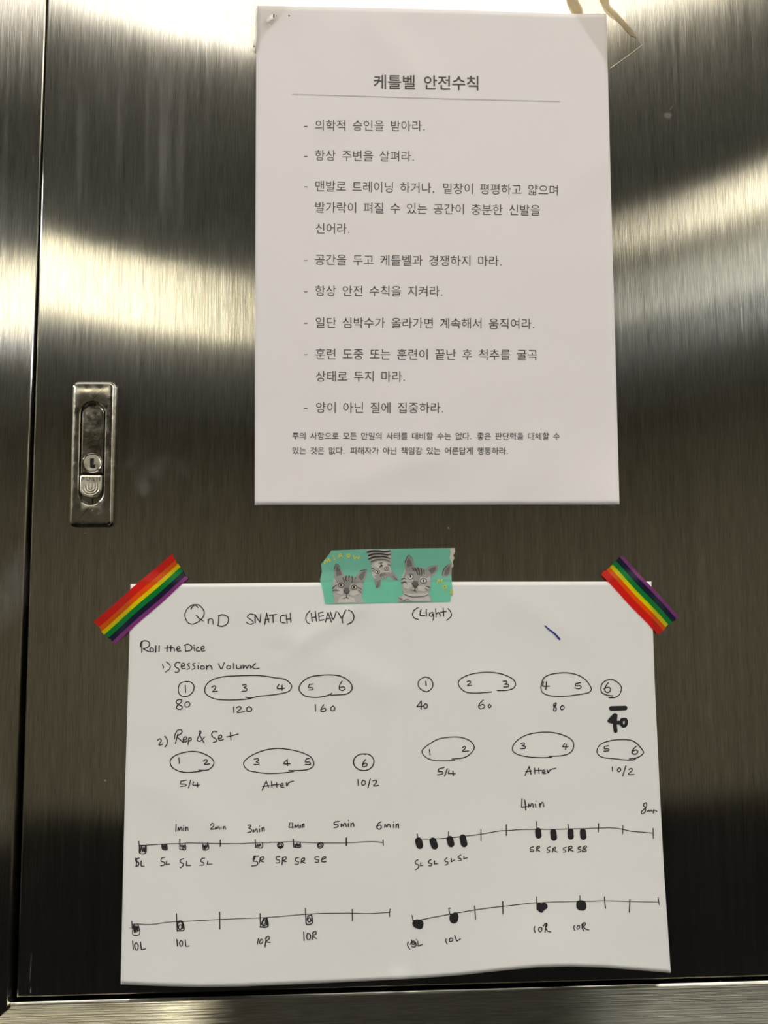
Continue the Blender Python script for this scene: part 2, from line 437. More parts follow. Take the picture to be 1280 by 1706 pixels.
# lock cylinder (sub-part of lever)
cxl, czl = at(152.5, 771, 0.004).x - hc.x, zt(771)
def disc(r0, prof, name, mat, parent, label=None, n=40):
    rs = [[Vector((hc.x + cxl + r * math.cos(-2 * math.pi * k / n), -hb - y, hc.z + czl + r * math.sin(-2 * math.pi * k / n))) for k in range(n)] for r, y in prof]
    V, Fc = rings(rs); return child(name, V, Fc, mat, parent, 2, label)
disc(0, [(.0056, .003), (.0056, .0043), (.0053, .0047), (.0050, .0046), (.0049, .0040)], 'lock_ring', CHR, lever)
disc(0, [(.0048, .003), (.0048, .0045), (.0045, .0048), (.0001, .0048)], 'lock_cylinder', CHL, lever, 'satin round lock face')
kv, kf = box_data(hc.x + cxl - .0010, hc.x + cxl + .0011, -hb - .00487, -hb - .0046, hc.z + czl - .0026, hc.z + czl + .0026)
kv2, kf2 = box_data(hc.x + cxl - .0002, hc.x + cxl + .0018, -hb - .00489, -hb - .0046, hc.z + czl - .0029, hc.z + czl - .0008)
child('keyhole', kv + kv2, kf + [tuple(i + 8 for i in q) for q in kf2], DARK, lever, False, 'black key slot')
# push button
ob = d_outline(0.0126, zt(791), zt(829), False)
pb = extr(ob, (0.001, 0.0040, 0.0049, 0.0052), (0, 0, .0004, .0010), 'push_button', CHL, cab)
pb['label'] = 'embossed push button under the lock'
def tube_arc(cx, cz, r, a0, a1, th, y, n=20, sq=1.0):
    V, Fc = [], []
    for k in range(n + 1):
        a = math.radians(a0 + (a1 - a0) * k / n)
        for q in range(6):
            b_ = 2 * math.pi * q / 6; rad = r + th * math.cos(b_)
            V.append((hc.x + cx + rad * math.cos(a), -hb - y - th * .8 * math.sin(b_), hc.z + cz + rad * sq * math.sin(a)))
    for k in range(n):
        for q in range(6):
            j = (q + 1) % 6; Fc.append((k * 6 + q, k * 6 + j, (k + 1) * 6 + j, (k + 1) * 6 + q))
    return V, Fc
def path_tube(pts, th, y):
    V, Fc = [], []; n = len(pts)
    for k, p in enumerate(pts):
        a, b_ = Vector(pts[max(0, k - 1)]), Vector(pts[min(n - 1, k + 1)]); d = (b_ - a).normalized(); nn = Vector((-d.y, d.x))
        for q in range(6):
            t = 2 * math.pi * q / 6; c = Vector(p) + nn * th * math.cos(t)
            V.append((hc.x + c.x, -hb - y - th * .9 * math.sin(t), hc.z + c.y))
    for k in range(n - 1):
        for q in range(6):
            j = (q + 1) % 6; Fc.append((k * 6 + q, k * 6 + j, (k + 1) * 6 + j, (k + 1) * 6 + q))
    return V, Fc
VV, FF = [], []
zc_, ztop_ = zt(813), zt(805)
for r, th in ((.0049, .00042), (.0034, .00038), (.0020, .00035)):
    pts = [(-r, ztop_)] + [(-r * math.cos(math.pi * k / 16), zc_ - r * .85 * math.sin(math.pi * k / 16)) for k in range(17)] + [(r, ztop_)]
    V, Fc = path_tube(pts, th, .0053); n = len(VV); VV += V; FF += [tuple(i + n for i in q) for q in Fc]
V, Fc = path_tube([(0, ztop_), (0, zc_ - .0006)], .0004, .0053); n = len(VV); VV += V; FF += [tuple(i + n for i in q) for q in Fc]
child('raised_arcs', VV, FF, CHL, pb, True)
# lip under the button
V, Fc = tube_arc(0, zt(829), .0060, 188, 352, .0006, .0036, sq=.75)
child('recess_lip', V, Fc, CHR, hp, True)

# ------------------------------------------------------------------ lettering
_gl = {}
def glyph(ch, offset=0.0, body=None):
    key = (ch, offset)
    if key not in _gl:
        c = bpy.data.curves.new('glyph', 'FONT'); c.body = ch; c.size = 1; c.resolution_u = 2; c.offset = offset
        o = bpy.data.objects.new('glyph', c); COL.objects.link(o)
        dg = bpy.context.evaluated_depsgraph_get()
        me = o.evaluated_get(dg).to_mesh()
        _gl[key] = ([(v.co.x, v.co.y) for v in me.vertices], [tuple(p.vertices) for p in me.polygons])
        o.evaluated_get(dg).to_mesh_clear()
        bpy.data.objects.remove(o); bpy.data.curves.remove(c)
    return _gl[key]
ref = glyph('를')
gx0, gx1 = min(p[0] for p in ref[0]), max(p[0] for p in ref[0]); gy0, gy1 = min(p[1] for p in ref[0]), max(p[1] for p in ref[0])
CELL = (gx1 - gx0) / 0.90; GCY = (gy0 + gy1) / 2
print('glyph cell', CELL, GCY, gy1 - gy0)
# PUSH on the button
VV, FF = [], []
for i, ch in enumerate('PUSH'):
    gv, gf = glyph(ch); s = 0.0034; mx = max(p[0] for p in gv); mn = min(p[0] for p in gv)
    n = len(VV)
    VV += [(hc.x + (i - 1.5) * .0028 + (p[0] - (mx + mn) / 2) * s, -hb - .00545, hc.z + zt(801) + p[1] * s) for p in gv]; FF += [tuple(j + n for j in q) for q in gf]
    n2 = len(VV)
child('push_lettering', VV, FF, chrome('dark_chrome', (.25, .24, .21), .2), pb)

def text_line(parent, Hf, s, x0, y0, x1, y1, name='text_line', mat=PRINT, offset=0.0, vscale=1.0, hadj=None, dh=0.00012, label=None):
    units = []; u = 0.0
    for ch in s:
        wd = 0.5 if ch in ' .,-' else 1.0
        units.append((ch, u, wd)); u += wd
    tot = u
    if s[-1] in '.,': tot -= 0.25
    else: tot -= 0.06
    pw = (x1 - x0) / tot
    V, Fc = [], []
    eh = (hadj or pw) / CELL * vscale
    ew = pw / CELL
    for ch, u0, wd in units:
        if ch == ' ': continue
        gv, gf = glyph(ch, offset); n = len(V)
        for p in gv:
            xx = x0 + u0 * pw + (p[0] - gx0 if wd == 1.0 else p[0]) * ew
            t = (xx - x0) / (x1 - x0)
            yy = y0 + (y1 - y0) * t - (p[1] - GCY) * eh
            V.append(at(xx, yy, Hf(xx, yy) + dh))
        Fc += [tuple(i + n for i in q) for q in gf]
    return child(name, V, Fc, mat, parent, False, label)

# ------------------------------------------------------------------ strokes and fills on a curved sheet
def smooth_pts(pts, closed=False, step=1.6):
    if len(pts) < 3: 
        (x0, y0), (x1, y1) = pts; n = max(1, int(math.hypot(x1 - x0, y1 - y0) / 6))
        return [(x0 + (x1 - x0) * i / n, y0 + (y1 - y0) * i / n) for i in range(n + 1)]
    P = [pts[0]] + pts + [pts[-1]]; out = []
    for i in range(1, len(P) - 2):
        p0, p1, p2, p3 = P[i - 1:i + 3]; n = max(2, min(14, int(math.hypot(p2[0] - p1[0], p2[1] - p1[1]) / step)))
        for k in range(n):
            t = k / n
            out.append(tuple(0.5 * (2 * p1[a] + (p2[a] - p0[a]) * t + (2 * p0[a] - 5 * p1[a] + 4 * p2[a] - p3[a]) * t * t + (3 * p1[a] - p0[a] - 3 * p2[a] + p3[a]) * t ** 3) for a in (0, 1)))
    out.append(pts[-1]); return out

def ribbon(V, Fc, pts, w0, Hf, dh, w1=None):
    """flat pen line, round ends"""
    w1 = w1 if w1 is not None else w0
    n = len(pts); nrm = []
    for i in range(n):
        a, b_ = pts[max(0, i - 1)], pts[min(n - 1, i + 1)]; d = Vector((b_[0] - a[0], b_[1] - a[1]))
        d = d.normalized() if d.length > 1e-6 else Vector((1, 0)); nrm.append(Vector((-d.y, d.x)))
    base = len(V)
    for i, p in enumerate(pts):
        hw = (w0 + (w1 - w0) * i / max(1, n - 1)) / 2
        q = nrm[i] * hw
        for s in (-1, 1): V.append(at(p[0] + q.x * s, p[1] + q.y * s, Hf(*p) + dh))
    for i in range(n - 1):
        a = base + 2 * i; Fc.append((a, a + 1, a + 3, a + 2))
    for e, sgn in ((0, -1), (n - 1, 1)):
        p = pts[e]; hw = (w0 if e == 0 else w1) / 2; nn = nrm[e]; t = Vector((nn.y, -nn.x)) * sgn
        m_ = 6 if hw > 2 else 3
        c0 = len(V)
        for k in range(m_ + 1):
            a = math.pi * k / m_; q = nn * math.cos(a) * hw + t * math.sin(a) * hw
            V.append(at(p[0] + q.x, p[1] + q.y, Hf(*p) + dh))
        Fc.append(tuple(range(c0, c0 + m_ + 1)))

CROPS = dict(C1=(200, 980, 4.923), C2=(400, 980, 4.923), C3=(200, 1190, 4.923), C4=(400, 1190, 4.923), C5=(210, 1350, 5.333),
             C6=(400, 1350, 4.571), C7=(200, 1500, 5.333), C8=(400, 1500, 4.571), D1=(660, 980, 4.267), D2=(860, 1090, 4.923),
             D3=(670, 1200, 4.267), D4=(670, 1330, 5.565), D5=(850, 1310, 4.741), D6=(660, 1480, 5.818), D7=(860, 1470, 4.741),
             D8=(960, 1090, 8.0), K=(500, 890, 4.267), P=(0, 0, 1.0), R5=(140, 900, 6.4), R6=(980, 900, 7.53))
def P_(crop, s):
    ox, oy, sc = CROPS[crop]
    return [(ox + float(a) / sc, oy + float(b_) / sc) for a, b_ in (q.split(',') for q in s.split())]

def poly_fill(V, Fc, pts, Hf, dh):
    from mathutils.geometry import tessellate_polygon
    vs_ = [Vector((p[0], p[1], 0)) for p in pts]; n = len(V)
    V += [at(p[0], p[1], Hf(*p) + dh) for p in pts]
    for t in tessellate_polygon([vs_]): Fc.append(tuple(n + i for i in t))

def orient(V, Fc):
    """face every flat polygon towards the viewer (-y)"""
    out = []
    for f_ in Fc:
        a, b_, c = (Vector(V[i]) for i in f_[:3]); 
        out.append(tuple(reversed(f_)) if (b_ - a).cross(c - a).y > 0 else f_)
    return out

def clip_grid(poly, Hf, dh, step=4.0):
    """polygon filled with a fine grid so that it can follow the surface"""
    bm = bmesh.new()
    vs_ = [bm.verts.new((x, y, 0)) for x, y in poly]; bm.faces.new(vs_)
    xs = [p[0] for p in poly]; ys = [p[1] for p in poly]
    x = math.floor(min(xs) / step) * step + step
    while x < max(xs):
        bmesh.ops.bisect_plane(bm, geom=bm.verts[:] + bm.edges[:] + bm.faces[:], plane_co=(x, 0, 0), plane_no=(1, 0, 0)); x += step
    y = math.floor(min(ys) / step) * step + step
    while y < max(ys):
        bmesh.ops.bisect_plane(bm, geom=bm.verts[:] + bm.edges[:] + bm.faces[:], plane_co=(0, y, 0), plane_no=(0, 1, 0)); y += step
    bmesh.ops.triangulate(bm, faces=bm.faces[:])
    bm.verts.index_update()
    V = [at(v.co.x, v.co.y, Hf(v.co.x, v.co.y) + dh) for v in bm.verts]; Fc = [tuple(v.index for v in f_.verts) for f_ in bm.faces]
    bm.free(); return V, orient(V, Fc)
def bell(d, w_): return math.exp(-(d / w_) ** 2)

# ------------------------------------------------------------------ the two sheets
def dist_seg(px, py, x0, y0, x1, y1):
    dx, dy = x1 - x0, y1 - y0; t = max(0, min(1, ((px - x0) * dx + (py - y0) * dy) / (dx * dx + dy * dy)))
    return math.hypot(px - x0 - dx * t, py - y0 - dy * t)
def bowh(px, py):
    p = at(px, py); return bow(p.x, p.z)
def H1(px, py):
    v = (py - 10) / 830.0; u = (px - 425) / 600.0
    h = 0.0010 + 0.0010 * math.sin(math.pi * min(1, max(0, v))) 
    h += 0.0035 * max(0, v - .80) ** 2 * 8 * (0.35 + 0.65 * abs(u - .5) * 2) 
    h += 0.0030 * bell(math.hypot(px - 1040, py - 850), 70)                     # corner lifting bottom right
    h += 0.0006 * bell(dist_seg(px, py, 560, 45, 545, 200), 22)
    h += 0.0007 * bell(dist_seg(px, py, 620, 40, 700, 130), 26)
    h -= 0.0004 * bell(dist_seg(px, py, 470, 60, 520, 190), 20)
    h += 0.0007 * bell(dist_seg(px, py, 600, 800, 720, 760), 30) + 0.0005 * bell(dist_seg(px, py, 860, 800, 900, 740), 26)
    h += 0.0005 * bell(dist_seg(px, py, 940, 330, 1010, 250), 24)
    return max(0.0006, h) + bowh(px, py)
def H2(px, py):
    v = (py - 970) / 670.0; u = (px - 210) / 900.0
    h = 0.0012 + 0.0030 * max(0, v) ** 2
    h -= 0.0011 * bell(px - (659 + 30 * v), 7) * 0.5
    h += 0.0010 * abs(px - (659 + 30 * v)) / 450.0
    h += 0.0042 * max(0, v) ** 3 * bell(px - 930, 170)
    h += 0.0016 * max(0, v) ** 3 * bell(px - 330, 150)
    h += 0.0007 * bell(dist_seg(px, py, 490, 1080, 600, 1010), 16) - 0.0005 * bell(dist_seg(px, py, 455, 1085, 486, 1078), 8)
    h += 0.0005 * bell(dist_seg(px, py, 860, 1000, 960, 1060), 26) + 0.0006 * bell(dist_seg(px, py, 560, 1110, 640, 1150), 30)
    h += 0.0009 * bell(math.hypot(px - 664, py - 1628), 12)
    h += 0.0004 * bell(dist_seg(px, py, 250, 1310, 420, 1420), 30)
    h += 0.0004 * bell(dist_seg(px, py, 800, 1150, 900, 1320), 40) - 0.0003 * bell(dist_seg(px, py, 330, 1120, 420, 1260), 35)
    return max(0.0008, h) + bowh(px, py)

def interp(tab, t):
    if t <= tab[0][0]: return tab[0][1]
    for (a, va), (b_, vb) in zip(tab, tab[1:]):
        if t <= b_: k = (t - a) / (b_ - a); return va + (vb - va) * k
    return tab[-1][1]
def smtab(tab, n=60):
    out = smooth_pts(tab, step=1e-9); return out
def sheet(name, parent_args, top, bottom, leftx, rightx, Hf, mat, nu, nv):
    """paper whose edges follow tables: top/bottom y by x, left/right x by y (photo pixels), laid on the door plane"""
    V, Fc = [], []
    for j in range(nv + 1):
        for i in range(nu + 1):
            u, v = i / nu, j / nv
            y = 0; x = 0
            xt = interp(leftx, 0) + (interp(rightx, 0) - interp(leftx, 0)) * u
            xb = interp(leftx, 1) + (interp(rightx, 1) - interp(leftx, 1)) * u
            yt = interp(top, u); yb = interp(bottom, u)
            xl = interp(leftx, v); xr = interp(rightx, v)
            x = xl + (xr - xl) * u; y = yt + (yb - yt) * v
            V.append(at(x, y, Hf(x, y)))
    W = nu + 1
    for j in range(nv):
        for i in range(nu):
            a = j * W + i; Fc.append((a, a + W, a + W + 1, a + 1))
    o = child(name, V, Fc, mat, parent_args, True)
    md = o.modifiers.new('thickness', 'SOLIDIFY'); md.thickness = 0.00012; md.offset = -1
    return o

n1 = empty('printed_notice', at(730, 841, .002), 'white printed paper notice with black Korean lines, taped at the top of the steel door', 'paper')
PM1 = paper_mat('white_copy_paper', (0.87, 0.835, 0.85))
sheet('paper_sheet', n1, [(0, 9.5), (.25, 12), (.6, 17), (.88, 23), (1, 22.5)], [(0, 841.5), (.5, 841.5), (1, 840.5)],
      [(0, 428.5), (.08, 427), (.5, 425.5), (1, 424.5)], [(0, 1010.6), (.35, 1018), (.7, 1026), (.93, 1031), (1, 1032.5)], H1, PM1, 80, 110)
LINES = [
    ('의학적 승인을 받아라.', 525, 208.8, 709, 210), ('항상 주변을 살펴라.', 525, 259, 691, 260.6),
    ('맨발로 트레이닝 하거나, 밑창이 평평하고 얇으며', 525, 309.8, 932, 317.2), ('발가락이 펴질 수 있는 공간이 충분한 신발을', 525, 345.2, 901, 350.4),
    ('신어라.', 526, 380.3, 583.5, 381), ('공간을 두고 케틀벨과 경쟁하지 마라.', 525, 432.6, 837, 435.2),
    ('항상 안전 수칙을 지켜라.', 525.3, 484.5, 738.5, 485.5), ('일단 심박수가 올라가면 계속해서 움직여라.', 525.7, 537.4, 891.5, 539.7),
    ('훈련 도중 또는 훈련이 끝난 후 척추를 굴곡', 525.7, 589.7, 896.5, 591.4), ('상태로 두지 마라.', 526.3, 626.9, 676, 627.4),
    ('양이 아닌 질에 집중하라.', 526.3, 679, 740, 679.6)]
text_line(n1, H1, '케틀벨 안전수칙', 623, 136.5, 800, 138.8, 'title_line', offset=0.010, label='larger bold title line')
for k, (s, x0, y0, x1, y1) in enumerate(LINES):
    text_line(n1, H1, s, x0, y0, x1, y1, hadj=18.0, offset=-0.003)
for s, x0, y0, x1, y1 in (('주의 사항으로 모든 만일의 사태를 대비할 수는 없다. 좋은 판단력을 대체할 수', 487, 726.2, 933.5, 727), ('있는 것은 없다. 피해자가 아닌 책임감 있는 어른답게 행동하라.', 487, 750.6, 847, 751.3)):
    text_line(n1, H1, s, x0, y0, x1, y1, 'fine_print_line', hadj=12.2, offset=0.004)
for y in (210.3, 260.5, 311.3, 434.2, 486.0, 538.8, 591.1, 680.6):
    V, Fc = [], []; ribbon(V, Fc, [(507.3, y), (512.0, y)], 1.3, H1, .00012); child('bullet_dash', V, orient(V, Fc), PRINT, n1)
V, Fc = [], []; ribbon(V, Fc, smooth_pts([(487, 157), (600, 160), (700, 163), (800, 165.8), (933, 168.6)], step=12), 1.5, H1, .00012); child('ruled_line', V, orient(V, Fc), RULE, n1, label='thin grey rule under the title')

n2 = empty('handwritten_notice', at(660, 1630, .004), 'white landscape paper with handwritten workout plan in black pen below the printed notice', 'paper')
PM2 = paper_mat('white_folded_paper', (0.87, 0.865, 0.855))
sheet('paper_sheet', n2, [(0, 973), (.1, 972.5), (.5, 969.5), (1, 968.8)],
      [(0, 1640), (.06, 1642.5), (.14, 1644.3), (.22, 1643.5), (.3, 1640.5), (.4, 1636.5), (.48, 1633), (.55, 1629.5), (.62, 1624.5), (.7, 1616.5), (.76, 1611.5), (.82, 1610.3), (.88, 1612), (.94, 1616.5), (1, 1621)],
      [(0, 217.6), (.2, 214.5), (.5, 208.5), (1, 201)], [(0, 1085.5), (.25, 1091), (.5, 1098.5), (.75, 1107), (1, 1118)], H2, PM2, 120, 90)

PEN = 1.8
HAND = [
 ('handwritten_word', 'C1', 1.9, ["600,135 650,140 688,185 685,230 650,270 600,293 560,283 535,240 535,200 560,160 600,135 625,143 640,158", "583,172 590,155 610,140", "627,222 650,248 683,268"]),
 ('handwritten_word', 'C1', 1.8, ["722,255 724,290", "724,290 726,262 742,248 760,258 764,295", "812,220 806,305", "800,305 840,312 880,290 890,250 870,225 835,217 808,228"]),
 ('handwritten_word', 'C2', PEN, ["110,215 85,212 65,225 62,240 85,255 105,270 108,288 80,295 52,280", "125,285 122,215", "122,215 163,280", "163,280 170,212", "203,297 218,203", "218,203 238,280", "205,258 240,252", "240,222 300,215", "270,220 272,282", "365,222 340,225 330,255 340,280 370,285", "378,215 388,288", "378,255 415,250", "412,205 418,282"]),
 ('handwritten_word', 'C2', PEN, ["575,185 548,215 540,250 550,280 572,292", "585,205 592,275", "590,240 625,235", "618,190 628,270", "645,205 650,265", "645,205 682,195", "648,232 685,225", "650,265 690,258", "700,280 722,200", "722,200 752,280", "712,250 745,245", "742,195 765,255 790,190", "803,195 835,250", "868,180 840,240 842,285", "890,180 920,195 935,235 920,275 882,295"]),
 ('handwritten_word', 'D1', PEN, ["158,137 130,155 118,185 128,210 160,222", "178,150 172,192 205,195", "215,165 218,200", "216,150 218,154", "262,172 240,178 238,195 255,200 264,180 268,205 262,228", "282,145 285,205", "285,185 300,172 312,185 315,200", "335,140 340,200", "315,172 358,165", "370,145 390,170 392,200 360,228"]),
 ('handwritten_word', 'C1', PEN, ["180,440 178,528", "168,480 172,445 200,430 235,440 240,470 215,490 190,495 240,522", "258,485 245,500 250,520 270,520 275,500 258,485", "295,472 293,525", "322,472 320,522"]),
 ('handwritten_word', 'C1', PEN, ["392,470 385,522", "365,492 425,487", "418,470 415,518", "415,500 432,485 445,495 448,515", "465,500 490,495 488,478 470,482 465,505 480,518 500,512"]),
 ('handwritten_word', 'C1', PEN, ["535,470 537,515", "525,468 560,460 590,480 580,508 537,518", "608,485 612,515", "606,466 608,470", "645,482 628,495 630,515 655,515", "665,500 690,492 685,475 668,482 665,505 680,518 697,510"]),
 ('handwritten_word', 'C1', PEN, ["348,625 358,652", "380,602 410,630 408,660 372,688", "492,610 470,605 450,625 455,645 480,660 485,680 460,692 452,685", "505,640 530,635 525,615 508,620 502,645 515,660 535,655", "570,615 552,625 568,642 570,658 548,665", "615,615 595,625 612,640 612,658 590,665", "640,632 642,662", "645,612 648,615", "670,635 660,650 672,665 692,655 690,640 670,635", "710,635 712,665", "712,650 730,632 748,640 755,665"]),
 ('handwritten_word', 'C1', PEN, ["808,618 832,662 855,608", "888,632 875,648 885,662 905,655 905,638 888,632", "932,615 932,660", "955,630 958,655 975,660 990,650 992,630 995,658", "1010,630 1012,660 1025,635 1035,640 1040,660 1055,632 1070,635 1072,655", "1072,655 1115,615 1095,630 1090,650 1110,660 1142,655"]),
 ('circled_number', 'C1', PEN, ["540,765 580,770 606,800 600,845 565,880 520,888 485,865 478,820 495,780 540,765 570,768", "535,795 537,855"]),
 ('handwritten_number', 'C1', PEN, ["505,915 475,915 460,935 480,955 510,970 505,990 475,992 462,975 480,955 505,930 505,915", "560,930 535,940 535,970 560,972 575,950 560,930"]),
 ('circled_numbers', 'C1', PEN, ["1070,907 960,915 850,915 770,905 715,875 695,840 710,790 760,750 850,725 980,718 1110,715 1200,722 1265,733 1355,748 1400,785 1408,812 1385,845 1315,865 1225,878 1145,885 1070,900 1030,893", "752,812 775,800 785,815 765,845 755,848 800,845", "1005,795 1030,790 1035,805 1015,815 1040,825 1038,840 1000,845", "1304,790 1290,822 1350,820", "1330,795 1330,838"]),
 ('circled_numbers', 'C2', PEN, ["755,862 700,885 620,895 540,885 495,850 485,815 510,770 570,730 650,715 740,710 820,720 880,750 915,790 918,830 880,865 820,873 745,877", "600,785 570,788", "570,788 562,815 590,815 600,830 560,835", "838,760 820,790 815,825 840,838 862,825 850,808 820,815"]),
 ('handwritten_number', 'C1', PEN, ["932,975 935,1022", "955,980 980,970 995,985 960,1018 1015,1013 1022,1012", "1060,970 1040,985 1045,1010 1070,1008 1083,990 1060,970"]),
 ('handwritten_number', 'C2', PEN, ["618,955 620,1008", "688,955 668,985 665,1010 695,1010 705,990 690,985 670,995", "765,965 745,980 745,1000 770,1003 780,985 765,965"]),
 ('handwritten_word', 'C3', PEN, ["308,215 325,200 340,215 318,252 350,245 352,243", "368,180 388,210 385,245 368,268"]),
 ('handwritten_word', 'C3', PEN, ["448,200 450,170 475,130 505,130 505,155 470,180 490,205 520,232", "475,160 455,240", "520,210 545,205 545,185 525,190 518,215 535,228 550,218", "565,195 558,250", "563,200 580,190 585,210 562,222"]),
 ('handwritten_word', 'C3', PEN, ["690,235 650,160 655,135 665,150 640,190 635,215 660,220 695,185"]),
 ('handwritten_word', 'C3', PEN, ["795,145 770,140 752,160 760,185 785,200 790,222 765,230", "810,200 835,190 830,170 812,178 808,205 825,215 850,205", "905,150 910,212", "875,185 900,180 970,162"]),
 ('circled_numbers', 'C3', PEN, ["645,458 715,458 760,425 770,390 745,355 690,325 630,307 560,307 470,330 420,365 412,400 430,435 480,465 550,477 640,470 715,458", "482,355 487,405", "685,385 705,370 718,385 690,410 735,407"]),
 ('handwritten_number', 'C3', PEN, ["545,540 500,548", "500,548 498,572 530,572 545,585 495,592", "580,540 562,605", "605,555 598,580 650,580", "635,560 635,598"]),
 ('circled_numbers', 'C4', PEN, ["400,462 530,458 590,435 605,400 580,350 510,315 420,292 310,280 200,295 100,335 40,380 32,420 70,460 140,475 230,485 330,482 440,470", "115,370 145,362 150,380 130,390 155,400 150,412 115,410", "390,370 358,405 412,405", "388,380 390,422", "570,362 545,365", "545,365 535,390 570,392 578,410 535,412"]),
 ('circled_number', 'C4', PEN, ["1010,325 1060,330 1097,370 1090,420 1050,455 1000,460 955,440 933,405 940,360 975,332 1010,325 1030,330", "1030,370 1010,400 1005,425 1030,428 1045,412 1030,400 1008,412"]),
 ('handwritten_word', 'C4', PEN, ["182,622 215,548", "215,548 235,600", "185,592 240,585", "258,550 262,600", "300,560 302,600", "255,582 322,575", "335,585 355,580 350,565 335,575 335,595 360,598", "380,562 385,590 400,560 440,548"]),
 ('handwritten_number', 'C4', PEN, ["968,535 972,585", "1010,540 998,560 1005,582 1025,575 1028,550 1010,540", "1068,530 1050,605", "1090,545 1115,540 1118,560 1095,588 1138,583"]),
 ('drawn_timeline', 'C5', 1.3, ["115,310 180,310 330,300 480,296 560,290 640,292 835,295 1000,297 1130,290 1281,287"]),
 ('drawn_timeline', 'C6', 1.3, ["228,243 300,243 400,240 600,248 810,247 1000,238 1090,245"]),
 ('tick_mark', 'C5', 1.5, ["115,275 120,350"]), ('tick_mark', 'C5', 1.8, ["478,255 478,345"]), ('tick_mark', 'C5', 1.8, ["838,265 838,322"]), ('tick_mark', 'C5', 1.8, ["1148,260 1152,330"]),
 ('tick_mark', 'C6', 2.2, ["405,220 410,280"]), ('tick_mark', 'C6', 2.0, ["810,210 810,270"]), ('tick_mark', 'C6', 1.7, ["1090,225 1092,272"]),
 ('shaded_box', 'C5', 1.7, ["120,320 122,380 175,378 180,315", "125,325 130,365 140,320 150,370 158,325 165,370 172,320", "122,380 120,322", "124,330 128,372", "172,372 176,320", "128,318 178,312"]),
 ('shaded_box', 'C5', 1.6, ["318,305 325,345 365,350 362,305", "325,310 332,345 338,308 345,348 352,308 358,345", "350,310 356,345", "320,303 364,303"]),
 ('shaded_box', 'C5', 1.6, ["480,348 530,348 525,292", "482,305 490,325 500,305 505,335 515,305 520,325 512,345 498,340"]),
 ('shaded_box', 'C5', 1.6, ["682,300 688,352 735,340 725,285", "685,305 700,345 705,305 712,340 722,300 728,330", "690,320 720,322", "688,312 706,345"]),
 ('shaded_box', 'C5', 1.6, ["1150,330 1210,332 1212,285", "1155,310 1165,325 1170,300 1180,325 1190,300 1200,320"]),
 ('shaded_box', 'C6', 2.0, ["285,262 300,245 325,250 328,275 305,290 285,270 310,255 318,275 298,272", "290,280 325,282"]),
 ('shaded_box', 'C6', 1.8, ["412,280 460,282 458,248", "418,255 425,280 435,250 442,280 450,255 455,275", "425,262 445,268"]),
 ('shaded_box', 'C6', 2.2, ["590,265 605,248 628,250 632,272 610,288 592,275 605,255 622,268 605,275"]),
 ('handwritten_word', 'C5', PEN, ["85,425 88,455 112,462 110,490 85,498", "85,432 118,425", "97,430 92,500", "135,450 135,495 160,495"]),
 ('handwritten_word', 'C5', PEN, ["345,418 318,425 312,452 340,462 340,485 308,492", "362,450 355,482", "355,482 388,478"]),
 ('handwritten_word', 'C5', PEN, ["512,430 485,440 482,460 510,475 505,495 482,512", "540,450 535,490", "535,490 575,490"]),
 ('handwritten_word', 'C5', PEN, ["700,425 672,430 665,455 690,465 690,485 655,488", "728,450 722,480", "722,480 765,478"]),
 ('handwritten_word', 'C5', PEN, ["1180,405 1135,405", "1138,408 1130,450 1165,455 1165,485 1115,495", "1150,405 1140,440", "1195,420 1182,470", "1190,425 1220,410 1225,430 1195,448 1225,460"]),
 ('handwritten_word', 'C6', PEN, ["305,350 280,352 278,375 300,380 300,398 272,400", "325,360 320,415", "322,365 348,352 350,372 325,385 352,390"]),
 ('handwritten_word', 'C6', PEN, ["448,360 425,365 422,385 445,392 440,412 418,410", "470,370 465,402", "468,372 490,362 490,380 470,388 498,402"]),
 ('handwritten_word', 'C6', PEN, ["598,352 575,355 572,372 598,378 595,395 572,395", "625,375 655,360 645,352 628,362 622,390 655,392"]),
 ('handwritten_word', 'C5', PEN, ["445,122 443,188", "462,180 465,150 475,178 485,150 495,155 498,180", "512,155 512,180", "512,138 513,141", "530,150 530,180", "530,165 545,148 552,178"]),
 ('handwritten_word', 'C5', PEN, ["750,135 765,115 782,125 775,145 750,168 785,165", "795,168 798,145 808,165 818,145 828,150 830,170", "845,148 845,168", "865,145 865,168", "866,155 878,142 885,168"]),
 ('handwritten_word', 'C5', PEN, ["1085,135 1105,130 1105,148 1090,158 1115,170 1110,190 1080,198", "1130,195 1130,170 1142,190 1155,165 1165,170 1168,195", "1185,165 1188,190", "1187,140 1188,143", "1208,155 1210,188", "1210,165 1225,150 1230,185"]),
 ('handwritten_word', 'C6', PEN, ["380,95 372,130", "372,130 405,128", "398,95 402,138", "418,135 420,110 430,130 440,110 450,115 450,135", "462,112 463,132", "475,105 475,132", "476,115 487,100 487,130"]),
 ('handwritten_word', 'C6', PEN, ["755,85 720,90 718,108 745,110 745,125 718,132", "770,125 772,100 785,120 795,98 805,102 810,125", "825,100 825,125", "825,75 826,78", "845,98 845,125", "846,110 862,95 868,122"]),
 ('handwritten_word', 'C6', PEN, ["1075,85 1050,105 1042,130 1060,145 1078,130 1068,112 1045,122", "1102,130 1105,105 1118,128 1128,105 1140,108 1145,130", "1170,105 1170,132", "1170,88 1171,90", "1190,105 1190,132", "1191,118 1205,100 1208,135"]),
 ('drawn_timeline', 'C7', 1.3, ["105,212 160,210 270,215 400,197 500,188 560,187 880,170 1050,163 1245,155 1300,152"]),
 ('drawn_timeline', 'C8', 1.3, ["200,130 300,123 450,110 600,100 700,98 850,97 980,100 1140,92"]),
